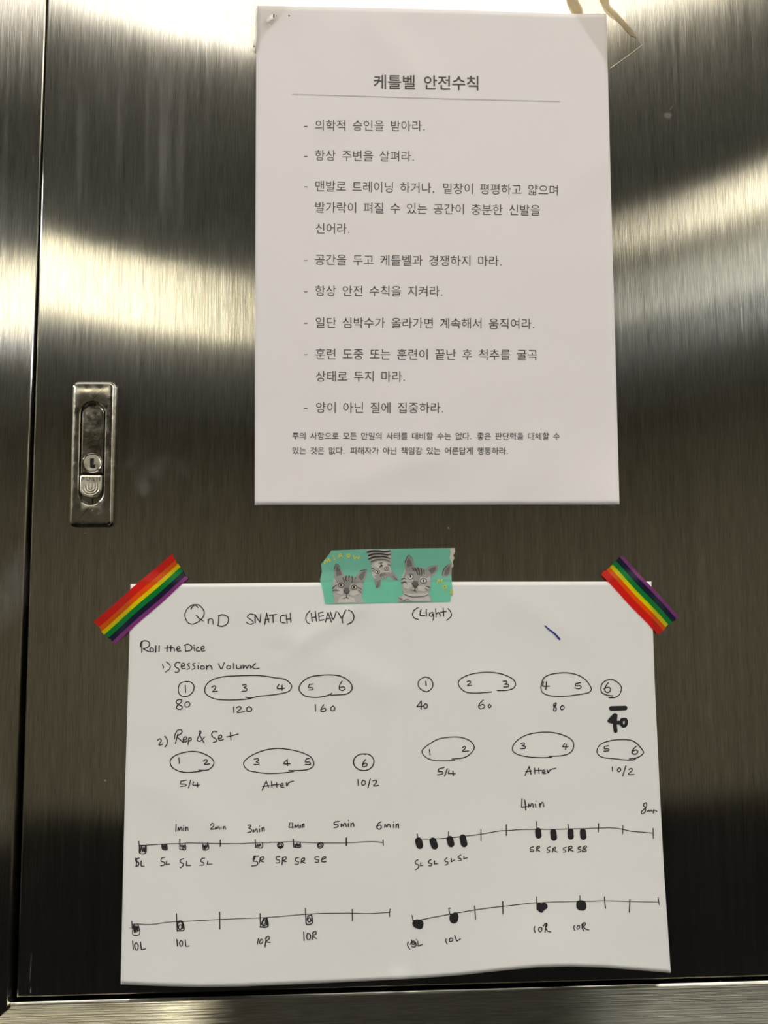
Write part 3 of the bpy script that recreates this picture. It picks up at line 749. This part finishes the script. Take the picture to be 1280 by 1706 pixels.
 ('tick_mark', 'C7', 1.6, ["105,185 108,250"]), ('tick_mark', 'C7', 1.7, ["502,118 508,275"]), ('tick_mark', 'C7', 2.0, ["885,105 888,255"]), ('tick_mark', 'C7', 2.0, ["1245,118 1248,235"]),
 ('tick_mark', 'C8', 1.7, ["498,60 502,165"]), ('tick_mark', 'C8', 1.8, ["855,68 857,155"]), ('tick_mark', 'C8', 1.6, ["1145,65 1140,90 1140,125"]),
 ('ink_dot', 'C7', 1.5, ["87,245 89,246"]),
 ('shaded_box', 'C7', 1.6, ["118,220 115,305 175,298 158,212 118,220", "120,235 130,290 135,225 145,285 150,225 158,280 160,240 140,250 145,275 130,265", "125,225 135,280", "150,230 165,270", "122,240 160,235"]),
 ('shaded_box', 'C7', 1.9, ["508,270 568,262 555,190 520,185 505,210", "520,250 512,215 535,190 555,205 560,240 530,260 520,235 535,215 550,235 540,255", "550,210 562,250"]),
 ('shaded_box', 'C8', 2.2, ["152,203 212,198 205,132", "165,175 185,135 205,150 195,190 170,190 172,165 190,145 195,170 180,185", "200,150 208,190", "165,185 175,150"]),
 ('shaded_box', 'C8', 2.1, ["502,165 510,185 550,172 545,108", "510,150 520,120 545,115 545,150 525,165 515,145 530,130 538,150"]),
 ('handwritten_word', 'C7', PEN, ["112,362 118,435", "145,375 130,395 138,435 155,440 162,400 145,375", "182,370 190,438", "190,438 228,430"]),
 ('handwritten_word', 'C7', PEN, ["505,348 510,405", "540,358 528,380 540,408 555,395 555,365 540,358", "580,352 585,408", "585,408 615,405"]),
 ('handwritten_word', 'C8', PEN, ["140,290 132,335", "160,295 148,315 155,332 172,320 172,300 160,295", "200,285 190,355", "192,290 215,272 225,290 200,315 232,320"]),
 ('handwritten_word', 'C8', PEN, ["485,240 488,305", "515,250 508,280 520,302 535,290 535,260 515,250", "560,240 548,300", "550,250 575,235 580,255 555,270 585,292"]),
 ('circled_number', 'D1', PEN, ["205,630 240,640 262,675 255,710 220,735 180,720 158,690 165,655 205,630", "212,662 215,692"]),
 ('handwritten_number', 'D1', PEN, ["180,800 148,842", "148,842 200,838", "180,808 178,860", "210,820 198,835 205,855 222,845 220,825 210,820"]),
 ('handwritten_number', 'D1', PEN, ["620,795 595,820 588,845 605,858 630,845 620,825 595,835", "665,825 655,838 665,850 677,838 665,825"]),
 ('circled_numbers', 'D1', PEN, ["720,728 790,725 835,710 850,680 830,645 760,612 680,598 600,600 520,615 460,645 443,680 465,715 500,738 560,745 620,742 680,737", "505,665 525,658 530,672 508,692 538,690", "762,662 785,660 788,675 770,682 800,685 798,700 765,702"]),
 ('handwritten_number', 'D2', PEN, ["330,398 312,405 310,430 325,425 330,400 312,440 310,462 328,462 330,440 312,430", "380,420 365,435 370,455 390,450 395,430 380,420"]),
 ('circled_numbers', 'D2', PEN, ["205,280 205,260 225,200 270,170 340,155 420,152 500,168 560,200 600,245 618,285 600,312 550,325 480,335 430,342 340,345 260,335 215,310 205,280", "225,225 218,262", "218,262 275,262", "250,225 245,288", "530,232 493,240", "493,240 487,259 518,255 535,266 520,283 482,275"]),
 ('circled_number', 'D8', PEN, ["490,555 420,545 350,515 332,465 345,400 400,350 480,337 550,370 600,425 605,475 580,535 520,575 440,578", "432,378 395,430 385,485 420,510 455,490 460,455 430,440 370,460"]),
 ('circled_numbers', 'D3', PEN, ["355,275 440,265 490,235 513,195 495,155 450,130 380,118 270,130 200,165 150,205 143,230 170,262 220,283 290,288 375,285", "195,208 200,248", "430,195 445,185 452,198 430,220 475,217"]),
 ('handwritten_number', 'D3', PEN, ["300,335 262,345", "262,345 258,365 285,365 290,380 252,388", "322,345 302,400", "335,355 330,378", "330,378 380,380", "362,360 365,395"]),
 ('circled_numbers', 'D3', PEN, ["1045,255 1130,252 1190,235 1218,200 1215,150 1170,115 1090,90 1000,85 900,100 830,135 790,180 790,220 830,245 900,260 1000,265 1065,262", "845,165 868,160 870,175 852,182 875,185 875,200 842,200", "1158,165 1142,188", "1142,188 1182,188", "1170,170 1162,210"]),
 ('handwritten_word', 'D3', PEN, ["875,392 905,328", "905,328 918,385", "880,365 922,360", "942,338 945,380", "972,340 975,378", "942,358 995,355", "1000,370 1018,365 1012,352 1000,362 1002,380 1025,375", "1035,355 1040,375 1055,352 1095,340"]),
 ('circled_numbers', 'D2', PEN, ["930,858 1000,845 1045,810 1030,775 990,730 940,705 860,700 770,710 700,735 668,775 670,815 710,845 800,855 880,865 960,867 985,852", "760,750 728,755", "728,755 725,775 755,775 762,790 720,795", "985,755 955,790 958,815 985,818 1000,800 985,785 960,795"]),
 ('handwritten_number', 'D2', PEN, ["790,925 792,960", "845,930 832,945 840,965 858,955 858,938 845,930", "902,915 875,1000", "925,945 950,935 952,955 920,985 970,985"]),
 ('drawn_timeline', 'D4', 1.3, ["145,375 260,377 410,370 540,355 610,348 735,332 900,303 970,300 1100,290 1245,287"]),
 ('drawn_timeline', 'D5', 1.3, ["207,338 320,340 450,337 560,335 700,330 800,328 880,338 960,355 1050,362 1130,370"]),
 ('tick_mark', 'D4', 1.6, ["140,330 148,370"]), ('tick_mark', 'D4', 1.6, ["432,310 430,350"]), ('tick_mark', 'D4', 1.7, ["732,290 733,395"]), ('tick_mark', 'D4', 1.8, ["968,245 968,345"]),
 ('tick_mark', 'D5', 1.6, ["210,278 212,330"]), ('tick_mark', 'D5', 1.7, ["458,300 462,332"]), ('tick_mark', 'D5', 1.8, ["700,295 697,362"]), ('tick_mark', 'D5', 1.5, ["892,310 890,376"]), ('tick_mark', 'D5', 1.6, ["1130,333 1133,412"]),
 ('handwritten_word', 'D4', PEN, ["150,570 128,580 125,605 155,620 150,645 125,660", "175,595 172,625", "172,625 195,622"]),
 ('handwritten_word', 'D4', PEN, ["270,568 250,580 250,600 275,605 272,625 248,625", "302,580 300,608", "300,608 332,605"]),
 ('handwritten_word', 'D4', PEN, ["418,552 400,565 400,585 425,590 420,612 400,618", "458,560 458,588", "458,588 487,572"]),
 ('handwritten_word', 'D4', PEN, ["545,525 522,540 522,555 548,560 545,578 520,578", "575,540 575,562", "575,562 607,550"]),
 ('handwritten_word', 'D5', PEN, ["95,98 92,165", "92,165 135,160", "118,110 125,188", "145,165 148,138 160,160 170,135 180,140 182,168", "200,140 205,168", "204,116 206,118", "235,135 238,165", "238,148 258,125 268,162"]),
 ('handwritten_word', 'D5', PEN, ["1078,130 1058,135 1055,155 1072,170 1065,205 1042,218 1038,200 1060,180 1080,155 1078,130", "1088,200 1095,185 1105,200 1115,185 1122,200", "1135,185 1132,212", "1132,195 1148,188 1160,200"]),
 ('handwritten_word', 'D5', PEN, ["185,478 162,485 162,500 185,502 182,515 158,512", "212,485 210,512", "208,485 230,472 232,485 212,498 235,512"]),
 ('handwritten_word', 'D5', PEN, ["318,478 295,488 295,500 312,505 310,520 292,520", "342,490 335,520", "338,492 358,480 360,495 342,502 375,520"]),
 ('handwritten_word', 'D5', PEN, ["445,482 425,488 422,500 440,505 438,518 420,520", "465,482 462,515", "462,482 485,472 490,488 468,498 500,512"]),
 ('handwritten_word', 'D5', PEN, ["560,478 540,482 540,495 560,500 556,515 532,520", "580,485 572,518", "575,488 598,470 605,480 585,498 602,502 598,515 572,515"]),
 ('drawn_timeline', 'D6', 1.5, ["160,310 240,305 340,285 500,255 600,237 750,212 900,190 1035,175 1150,162 1280,147"]),
 ('drawn_timeline', 'D7', 1.2, ["95,167 160,162 300,155 480,150 600,148 700,145 900,150 1000,153 1130,157"]),
 ('tick_mark', 'D6', 1.6, ["155,262 165,305"]), ('tick_mark', 'D6', 1.6, ["528,195 512,192 516,215 525,255"]), ('tick_mark', 'D6', 1.8, ["762,172 772,298"]), ('tick_mark', 'D6', 1.9, ["1035,128 1037,250"]),
 ('tick_mark', 'D7', 1.6, ["163,113 166,215"]), ('tick_mark', 'D7', 1.6, ["505,107 506,145"]), ('tick_mark', 'D7', 1.9, ["700,115 702,160 708,205"]), ('tick_mark', 'D7', 1.9, ["900,135 895,235"]), ('tick_mark', 'D7', 1.6, ["1122,118 1132,178"]),
 ('handwritten_word', 'D6', PEN, ["118,520 112,550 135,595", "165,510 145,530 150,560 175,570 195,545 180,515 165,510", "150,500 160,545 185,535 150,520 140,545", "210,510 215,560", "215,560 258,542", "197,495 198,498"]),
 ('handwritten_word', 'D6', PEN, ["488,490 482,510 498,540", "530,482 515,500 528,518 550,505 545,485 530,482", "570,458 590,512", "590,512 625,488"]),
 ('handwritten_word', 'D7', PEN, ["148,348 142,370 152,395", "185,355 178,375 190,392 205,375 200,357 185,355", "238,328 234,360 229,395", "216,346 228,328 243,324 245,342 233,358", "233,358 248,384 275,392"]),
 ('handwritten_word', 'D7', PEN, ["462,340 456,360 465,380", "490,340 480,358 490,370 502,358 500,342 490,340", "532,330 522,355 538,384", "518,338 530,322 546,320 546,338 530,350", "530,350 555,372 577,375"]),
]
for name, crop, wd, strokes in HAND:
    V, Fc = [], []
    for i, s in enumerate(strokes):
        pts = P_(crop, s)
        ribbon(V, Fc, smooth_pts(pts), wd * random.uniform(.93, 1.05), H2, .00012 + .000012 * (i % 4), wd * random.uniform(.8, 1.0))
    child(name, V, orient(V, Fc), INK, n2)
V, Fc = [], []; ribbon(V, Fc, smooth_pts(P_('D1', "1060,268 1085,290 1130,325 1163,362")), 2.2, H2, .00013, 3.6)
child('blue_pen_stroke', V, orient(V, Fc), BLUE, n2, label='short slanting blue pen stroke')
for name, crop, strokes in (
    ('marker_bar', 'D8', [("470,722 560,720 655,717", 7.9)]),
    ('marker_number', 'D8', [("518,812 470,862 448,888", 7.0), ("448,890 520,908 590,912", 6.3), ("528,815 518,920 528,1025", 6.6), ("490,850 480,895", 6.0), ("612,872 662,868 672,905 660,948 625,955 605,920 612,872", 5.3)])):
    V, Fc = [], []
    for i, (s, wd) in enumerate(strokes): ribbon(V, Fc, smooth_pts(P_(crop, s)), wd, H2, .00013 + .00001 * i)
    child(name, V, orient(V, Fc), MARK, n2, label='thick black marker')
for crop, s, wd in (('D4', "153,393 158,415 165,438", 11.8), ('D4', "286,394 295,420 303,443", 11.6), ('D4', "443,378 449,400 456,424", 11.2), ('D4', "563,364 570,395 577,424", 11.0),
                    ('D5', "222,350 223,370 226,389", 10.3), ('D5', "342,361 344,380 347,407", 10.6), ('D5', "478,356 478,375 480,398", 10.3), ('D5', "576,356 578,380 580,400", 10.3)):
    V, Fc = [], []; ribbon(V, Fc, smooth_pts(P_(crop, s)), wd, H2, .00016); child('marker_spot', V, orient(V, Fc), MARK, n2)
for crop, s in (('D6', "165,320 180,306 208,298 225,304 250,308 264,325 267,345 262,372 252,390 228,397 205,388 190,385 170,370 160,350 158,335"),
                ('D6', "530,252 550,244 570,230 590,240 602,250 606,270 603,300 595,325 570,340 545,338 525,322 520,300 518,275"),
                ('D7', "165,172 180,160 200,166 222,158 240,168 250,185 246,205 225,218 205,241 185,232 168,215 164,190"),
                ('D7', "480,150 495,142 520,140 545,150 554,168 556,195 552,212 535,222 510,222 492,216 478,198 476,172")):
    V, Fc = [], []; Vv = P_(crop, s); V, Fc = clip_grid(smooth_pts(Vv + Vv[:1])[:-1], H2, .00016, 3.0); child('marker_spot', V, Fc, MARK, n2)

# ------------------------------------------------------------------ rainbow tapes
def pt_in(pts, x, y):
    c = False; n = len(pts)
    for i in range(n):
        (x0, y0), (x1, y1) = pts[i], pts[i - 1]
        if (y0 > y) != (y1 > y) and x < (x1 - x0) * (y - y0) / (y1 - y0) + x0: c = not c
    return c
SHEET1 = [(428, 9), (1011, 22), (1033, 841), (424, 842)]
SHEET2 = [(217, 973), (1085, 969), (1118, 1621), (940, 1610), (201, 1640)]
def over(px, py, poly, Hf):
    """height of a tape: on the sheet where there is one, on the steel beside it, soft step"""
    best = 1e9; n = len(poly)
    for i in range(n): best = min(best, dist_seg(px, py, *poly[i], *poly[i - 1]))
    d = best if pt_in(poly, px, py) else -best
    k = max(0.0, min(1.0, (d + 22) / 22.0)); k = k * k * (3 - 2 * k)
    base = bowh(px, py) + 0.0003
    return base + k * (max(0.0008, Hf(px, py) + 0.00022 - base))
TC = [('red', (0.86, 0.026, 0.018)), ('orange', (0.97, 0.16, 0.004)), ('yellow', (0.95, 0.82, 0.004)), ('green', (0.005, 0.33, 0.06)), ('dark navy', (0.006, 0.009, 0.034)), ('purple', (0.36, 0.07, 0.32))]
TM = [film_mat('tape_' + n.replace(' ', '_'), c, 0.52 if n != 'dark navy' else 0.9) for n, c in TC]
def rainbow(a0, a1, b0, b1, fr, jag0, jag1, label, loc):
    """a0-a1: the red long edge; b0-b1: the purple long edge (photo pixels)"""
    t = empty('rainbow_tape', at(*loc, .002), label, 'tape', 'rainbow tapes on the handwritten sheet')
    nU = 40
    for k in range(6):
        f0, f1 = fr[k], fr[k + 1]; V, Fc = [], []
        for i in range(nU + 1):
            u = i / nU
            for f_ in (f0, (f0 + f1) / 2, f1):
                p = Vector(a0).lerp(Vector(b0), f_); q = Vector(a1).lerp(Vector(b1), f_)
                uu = u + (1 - u) * jag0(f_, k) + u * jag1(f_, k)
                r_ = p.lerp(q, uu); wv = 0.5 * math.sin(u * 9 + f_ * 2)
                nn = (Vector(b0) - Vector(a0)).normalized() * wv
                V.append(at(r_.x + nn.x, r_.y + nn.y, over(r_.x, r_.y, SHEET2, H2) + 0.00025 * bell(u - .13, .03) * (1 - f_) + 0.00004 * bell(f_ - .5 - .3 * math.sin(u * 20), .1)))
        for i in range(nU):
            for j in range(2):
                a = i * 3 + j; Fc.append((a, a + 1, a + 4, a + 3))
        child('tape_stripe', V, orient(V, Fc), TM[k], t, True, TC[k][0] + ' stripe')
    return t
rj = random.Random(3)
J0 = [rj.uniform(-.012, .012) for _ in range(14)]; J1 = [rj.uniform(-.012, .012) for _ in range(14)]
# left: red edge from lower-left (157,1035) to upper-right (288,921); purple from (190,1073) to (313,963)
rainbow((156.4, 1035.5), (288, 921), (190.5, 1074), (313, 965), [0, .24, .40, .53, .70, .87, 1.0],
        lambda f_, k: J0[int(f_ * 12.9)], lambda f_, k: J1[int(f_ * 12.9)] + 0.02 * bell(f_ - .3, .2) * -1,
        'rainbow striped tape over the top left corner of the handwritten sheet', (225, 1000))
rainbow((1001.5, 957), (1097, 1058), (1037, 925.5), (1131, 1026.5), [0, .25, .39, .53, .70, .89, 1.0],
        lambda f_, k: J1[int(f_ * 12.9)], lambda f_, k: J0[int(f_ * 12.9)],
        'rainbow striped tape over the top right corner of the handwritten sheet', (1065, 992))

# ------------------------------------------------------------------ patterned cat tape
ct = empty('cat_tape', at(650, 960, .003), 'mint green tape with grey tabby cats at the top centre of the handwritten sheet', 'tape')
def HC(px, py):
    return over(px, py, SHEET2, H2) + 0.00012 + 0.00004 * bell(dist_seg(px, py, 535, 975, 760, 968), 6)
TAPE = P_('K', "222,115 430,108 660,103 880,100 1068,98 1072,130 1064,170 1078,200 1070,235 1076,280 1080,340 1084,400 1085,430 1072,440 1070,478 900,482 640,486 400,492 200,495 178,493 170,440 158,380 142,325 155,270 150,212 185,170 200,150 215,130")
V, Fc = clip_grid(TAPE, HC, 0.0)
child('tape_strip', V, Fc, film_mat('mint_paper_tape', (0.30, 0.80, 0.62), 0.55, 0.5), ct, True)
V, Fc = clip_grid(P_('K', "1066,99 1100,97 1103,125 1090,150 1098,170 1085,195 1092,225 1080,240 1070,235 1078,200 1064,170 1072,130"), HC, 0.00005)
child('torn_edge', V, Fc, flat('torn_tape_paper', (0.55, 0.52, 0.43), .8), ct, True, 'ragged beige torn end')
G = {k: flat('cat_print_' + n, (v, v * .96, v * .90), 0.55) for k, n, v in ((0, 'black', .025), (1, 'dark', .13), (2, 'mid', .27), (3, 'light', .46), (4, 'pale', .60))}
YEL = flat('yellow_print', (0.62, 0.60, 0.07), .55)
def ell(cx, cy, rx, ry, n=12, a=0):
    ca, sa = math.cos(math.radians(a)), math.sin(math.radians(a))
    return ' '.join('%.1f,%.1f' % (cx + rx * math.cos(t) * ca - ry * math.sin(t) * sa, cy + rx * math.cos(t) * sa + ry * math.sin(t) * ca) for t in [2 * math.pi * k / n for k in range(n)])
def cat(polys, strokes, parts_label):
    root = None
    mats = {}
    for lvl, (g, s) in enumerate(polys):
        V, Fc = mats.setdefault(g, ([], [])); v, f = clip_grid(P_('K', s), HC, 0.00006 + 0.00002 * lvl, 4.0); n = len(V); V += v; Fc += [tuple(i + n for i in q) for q in f]
    for i, (g, wd, s) in enumerate(strokes):
        V, Fc = mats.setdefault(g, ([], [])); v, f = [], []; ribbon(v, f, smooth_pts(P_('K', s), step=2), wd, HC, 0.00040 + 0.00001 * (i % 3), wd * .6); n = len(V); V += v; Fc += [tuple(i_ + n for i_ in q) for q in orient(v, f)]
    VV, FF, MI_ = [], [], []
    me_m = []
    for g, (V, Fc) in mats.items():
        n = len(VV); VV += V; FF += [tuple(i + n for i in q) for q in Fc]; MI_ += [len(me_m)] * len(Fc); me_m.append(G[g])
    o = child('printed_cat', VV, FF, me_m[0], ct, False, parts_label)
    for q in me_m[1:]: o.data.materials.append(q)
    o.data.polygons.foreach_set('material_index', MI_)
# left cat
cat([(3, "230,400 233,345 245,312 300,296 350,300 400,302 440,330 448,360 445,400 438,440 455,487 235,490 245,450 236,425"),
     (2, "243,310 243,250 258,210 282,230 312,285 300,310 260,335"), (2, "395,302 430,260 477,249 474,292 448,350 420,335"),
     (1, "258,300 256,250 262,222 280,245 298,288"), (1, "412,305 438,272 466,262 460,295 440,330"),
     (2, "250,320 300,296 350,298 405,305 430,340 395,350 360,345 345,395 325,395 305,345 262,345"), (4, "300,440 345,440 385,455 400,485 270,488 275,455"), (4, "262,385 305,390 312,410 300,430 265,420"), (4, "352,405 405,398 420,425 380,440 352,430"),
     (0, ell(293, 362, 22, 17, 14, 10)), (0, ell(385, 376, 22, 17, 14, -5)), (4, ell(293, 363, 17, 12, 12)), (4, ell(385, 377, 17, 12, 12)), (0, ell(291, 362, 7, 9)), (0, ell(384, 376, 7, 9)),
     (1, "315,380 345,380 352,404 332,426 312,402")],
    [(0, 1.2, "310,402 332,424 352,404"), (0, 1.2, "332,424 330,448 305,456"), (0, 1.2, "330,448 350,458"), (0, 1.6, "330,298 326,318 335,335"), (0, 1.6, "350,296 347,330"), (0, 1.6, "370,300 374,325 368,345"), (0, 1.2, "305,308 318,340"), (0, 1.0, "395,308 388,335"),
     (0, 1.5, "232,385 245,370 262,362"), (0, 1.4, "236,402 255,395 278,402"), (0, 1.2, "412,378 430,385 442,398"), (0, 1.1, "415,398 432,408 440,420"), (0, 1.0, "243,250 258,210 282,230"), (0, .9, "430,260 477,249")], 'cat portrait at the left of the tape')
# upside-down cat
cat([(3, "475,112 648,108 650,190 640,220 652,262 640,295 600,318 560,322 525,312 508,280 505,240 512,210 490,180"),
     (2, "528,312 575,318 574,360 562,380 545,380 532,352"), (2, "632,298 655,262 675,280 694,312 690,326 662,322"),
     (2, "525,300 545,285 600,275 640,270 645,290 600,318 560,322"), (4, "530,205 575,195 620,200 625,225 600,235 550,240 530,228"),
     (0, ell(552, 268, 17, 14)), (0, ell(615, 246, 17, 14)), (4, ell(552, 268, 13, 10)), (4, ell(615, 246, 13, 10)), (0, ell(553, 268, 5, 7)), (0, ell(616, 246, 5, 7)), (0, "562,236 592,226 578,212")],
    [(0, 3.2, "480,128 505,120 560,118 600,124 642,116"), (0, 2.8, "488,152 520,140 575,138 620,146 646,140"), (0, 2.6, "492,175 530,160 590,158 642,172"), (1, 2.2, "505,195 550,178 610,180 640,195"),
     (0, 1.2, "577,212 576,202 560,206"), (0, 1.2, "576,202 590,200"), (0, 1.4, "575,300 578,275"), (0, 1.3, "590,298 590,272"), (0, 1.3, "605,292 602,270"), (0, 1.3, "510,240 525,245 530,255"), (0, 1.3, "510,262 530,262"), (0, 1.2, "625,215 645,222"), (1, 1.2, "545,378 560,340 570,325"), (1, 1.2, "690,322 660,295")], 'small upside down cat on the tape')
# large cat
cat([(3, "720,335 728,300 750,245 800,228 850,236 895,247 925,275 928,330 930,370 915,412 925,440 937,476 695,480 702,445 740,420 725,385"),
     (2, "748,255 747,190 770,149 800,170 816,226 790,240"), (2, "892,250 925,225 982,217 975,265 935,305 920,290"),
     (1, "760,235 760,190 771,168 790,190 800,225"), (1, "915,255 935,238 968,230 960,262 935,285"),
     (2, "735,300 755,250 800,230 860,236 905,255 925,300 900,310 860,300 840,345 805,335 800,300 770,280 740,310"), (4, "740,420 800,425 870,420 915,415 928,474 735,478 722,450"), (4, "735,345 790,345 800,370 770,395 735,380"), (4, "835,370 900,365 915,390 880,410 840,400"),
     (0, ell(785, 301, 22, 21, 14)), (0, ell(878, 331, 24, 19, 14)), (4, ell(785, 302, 17, 16)), (4, ell(878, 332, 19, 14)), (0, ell(786, 300, 7, 10)), (0, ell(877, 331, 7, 10)), (1, "805,330 835,335 842,355 818,380 798,350")],
    [(0, 1.3, "798,350 818,378 842,356"), (0, 1.2, "818,378 814,400 785,396"), (0, 1.2, "814,400 832,412"), (0, 1.8, "815,240 830,262 838,285"), (0, 1.8, "838,240 848,265 850,290"), (0, 1.6, "860,245 866,270 862,295"), (0, 1.4, "800,238 812,262"), (0, 1.2, "880,255 885,285"),
     (0, 1.6, "722,320 742,312 752,322"), (0, 1.8, "722,345 745,338 760,348"), (0, 1.2, "895,370 915,372 922,380"), (0, 1.1, "890,385 912,400"), (1, 1.6, "725,465 700,450"), (1, 1.4, "745,428 800,445 880,440 915,425"), (1, 1.3, "735,475 760,462 790,470"), (0, 1.0, "747,200 770,149 798,170")], 'largest cat portrait right of the middle of the tape')
cat([(2, "1012,295 1018,255 1048,218 1080,202 1078,285 1042,303 1016,306"), (1, "1025,290 1030,258 1052,232 1066,226 1062,280 1040,296")], [(0, 1.0, "1014,290 1020,252 1050,218")], 'cat ear cut off at the torn right end')
def yell(strokes):
    V, Fc = [], []
    for i, s in enumerate(strokes): ribbon(V, Fc, smooth_pts(P_('K', s), step=2), 1.7, HC, 0.0001 + .00001 * (i % 3))
    child('yellow_lettering', V, orient(V, Fc), YEL, ct)
yell(["175,212 178,182 195,198 203,172 216,195", "236,152 246,184", "272,170 284,136 303,164", "278,158 298,153", "345,140 333,150 340,164 354,160 355,146 345,140", "380,148 390,178 403,160 415,180 421,156"])
yell(["975,345 988,318 993,338 1012,320 1004,350", "1028,362 1016,374 1026,388 1040,380 1038,366 1028,362", "1072,396 1072,426 1084,418 1074,408 1084,398"])

# ------------------------------------------------------------------ clear tapes
def clear_mat():
    mt = bpy.data.materials.new('clear_tape_film'); mt.use_nodes = True; nt = mt.node_tree; L = nt.links.new
    nt.nodes.remove(nt.nodes['Principled BSDF'])
    tr = N(nt, 'ShaderNodeBsdfTransparent'); tr.inputs[0].default_value = (0.98, 0.97, 0.95, 1)
    gl = N(nt, 'ShaderNodeBsdfGlossy'); gl.inputs['Roughness'].default_value = 0.12; gl.inputs[0].default_value = (0.9, 0.88, 0.82, 1)
    fr = N(nt, 'ShaderNodeFresnel', i_IOR=1.45)
    tc = N(nt, 'ShaderNodeTexCoord'); n = N(nt, 'ShaderNodeTexNoise', i_Scale=90.0, i_Detail=2.0); L(tc.outputs['Object'], n.inputs['Vector'])
    bp = N(nt, 'ShaderNodeBump', i_Strength=0.15, i_Distance=0.0008); L(n.outputs['Fac'], bp.inputs['Height'])
    L(bp.outputs[0], gl.inputs['Normal'])
    ms = N(nt, 'ShaderNodeMixShader'); mm = N(nt, 'ShaderNodeMath', operation='MULTIPLY', i_1=0.25); L(fr.outputs[0], mm.inputs[0]); L(mm.outputs[0], ms.inputs[0]); L(tr.outputs[0], ms.inputs[1]); L(gl.outputs[0], ms.inputs[2])
    L(ms.outputs[0], nt.nodes['Material Output'].inputs[0]); return mt
CT = clear_mat()
RES = flat('old_adhesive_residue', (0.30, 0.27, 0.20), .7)
def HT(px, py): return over(px, py, SHEET1, H1) + 0.00018
def HTL(px, py):
    h = HT(px, py)
    h += 0.0012 * bell(dist_seg(px, py, 424, 15, 424, 75), 4) + 0.0011 * bell(math.hypot(px - 450, py - 30), 9) - 0.0005 * bell(math.hypot(px - 456, py - 26), 4)
    h += 0.0006 * bell(dist_seg(px, py, 470, 22, 482, 0), 5) + .0005 * bell(dist_seg(px, py, 404, 28, 424, 38), 2.5)
    return h
t1 = empty('clear_tape', at(425, 40, .002), 'crinkled clear tape over the top left corner of the printed notice', 'tape')
V, Fc = clip_grid([(374, 42), (380, 50), (398, 66), (416, 86), (420, 82), (430, 72), (450, 45), (480, 10), (500, -30), (440, -70), (372, 12)], HTL, 0.0, 2.0)
child('tape_film', V, Fc, CT, t1, True)
glint_white = flat('painted_tape_glint', (0.90, 0.89, 0.84), .3)  # white standing in for bright reflections on the tape
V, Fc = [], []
ribbon(V, Fc, smooth_pts([(427.5, 14), (426.5, 30), (427, 45), (426, 60), (423.5, 78)], step=3), 1.2, HTL, 0.0003, 3.6)  # reflection off the tape bubble, painted as a white ribbon
child('painted_gap_glint', V, orient(V, Fc), glint_white, t1, False, 'painted white glint of the air gap along the sheet edge')
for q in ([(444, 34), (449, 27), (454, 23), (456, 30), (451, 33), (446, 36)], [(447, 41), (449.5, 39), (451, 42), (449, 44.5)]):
    V, Fc = [], []; poly_fill(V, Fc, q, HTL, .0003); child('crinkle_glint', V, orient(V, Fc), glint_white, t1)  # crinkle highlights painted as small white patches
for q in ([(455.5, 23), (457.5, 24), (457, 30), (455, 29)], [(460, 25), (461.5, 26), (460.5, 28)], [(481, 24.5), (483.5, 26), (482, 28), (480.5, 26.5)]):
    V, Fc = [], []; poly_fill(V, Fc, q, HTL, .00033); child('dark_speck', V, orient(V, Fc), DARK, t1)  # small dark dots on the film
V, Fc = clip_grid([(416, 86), (424, 79), (427, 80), (420, 100), (410, 118), (400, 122), (408, 104)], HT, 0.0003, 2.5)
child('loose_film_edge', V, Fc, CT, t1, True)
t2 = empty('clear_tape', at(1020, 60, .002), 'clear tape over the top right corner of the printed notice, straight cut lower end', 'tape')
V, Fc = clip_grid([(957, 22), (1018, 113), (1070, 75), (1062, 62), (997, -4), (960, -60), (915, -40), (940, -5)], HT, 0.0, 3.0)
child('tape_film', V, Fc, CT, t2, True)
V, Fc = [], []
ribbon(V, Fc, smooth_pts([(1018, 113), (1045, 94), (1070, 75)], step=5), 1.2, HT, 0.0002)
child('cut_edge', V, orient(V, Fc), flat('cut_tape_edge', (0.62, 0.60, 0.50), .3), t2, False, 'milky cut edge')
V, Fc = clip_grid([(997, -30), (1012, -30), (1016, 8), (1035, 28), (1058, 54), (1062, 63), (1050, 58), (1030, 36), (1008, 14), (1000, 2)], HT, -0.00012, 6.0)
child('yellowed_band', V, Fc, film_mat('yellowed_adhesive', (0.66, 0.58, 0.42), 0.40, .5), t2, True, 'yellowed band along the upper edge')
V, Fc = clip_grid([(938, -30), (962, -30), (963, 0), (971, 14), (972, 22.5), (957, 22), (946, 6)], HT, -0.00012, 6.0)
child('yellowed_band', V, Fc, bpy.data.materials['yellowed_adhesive'], t2, True)
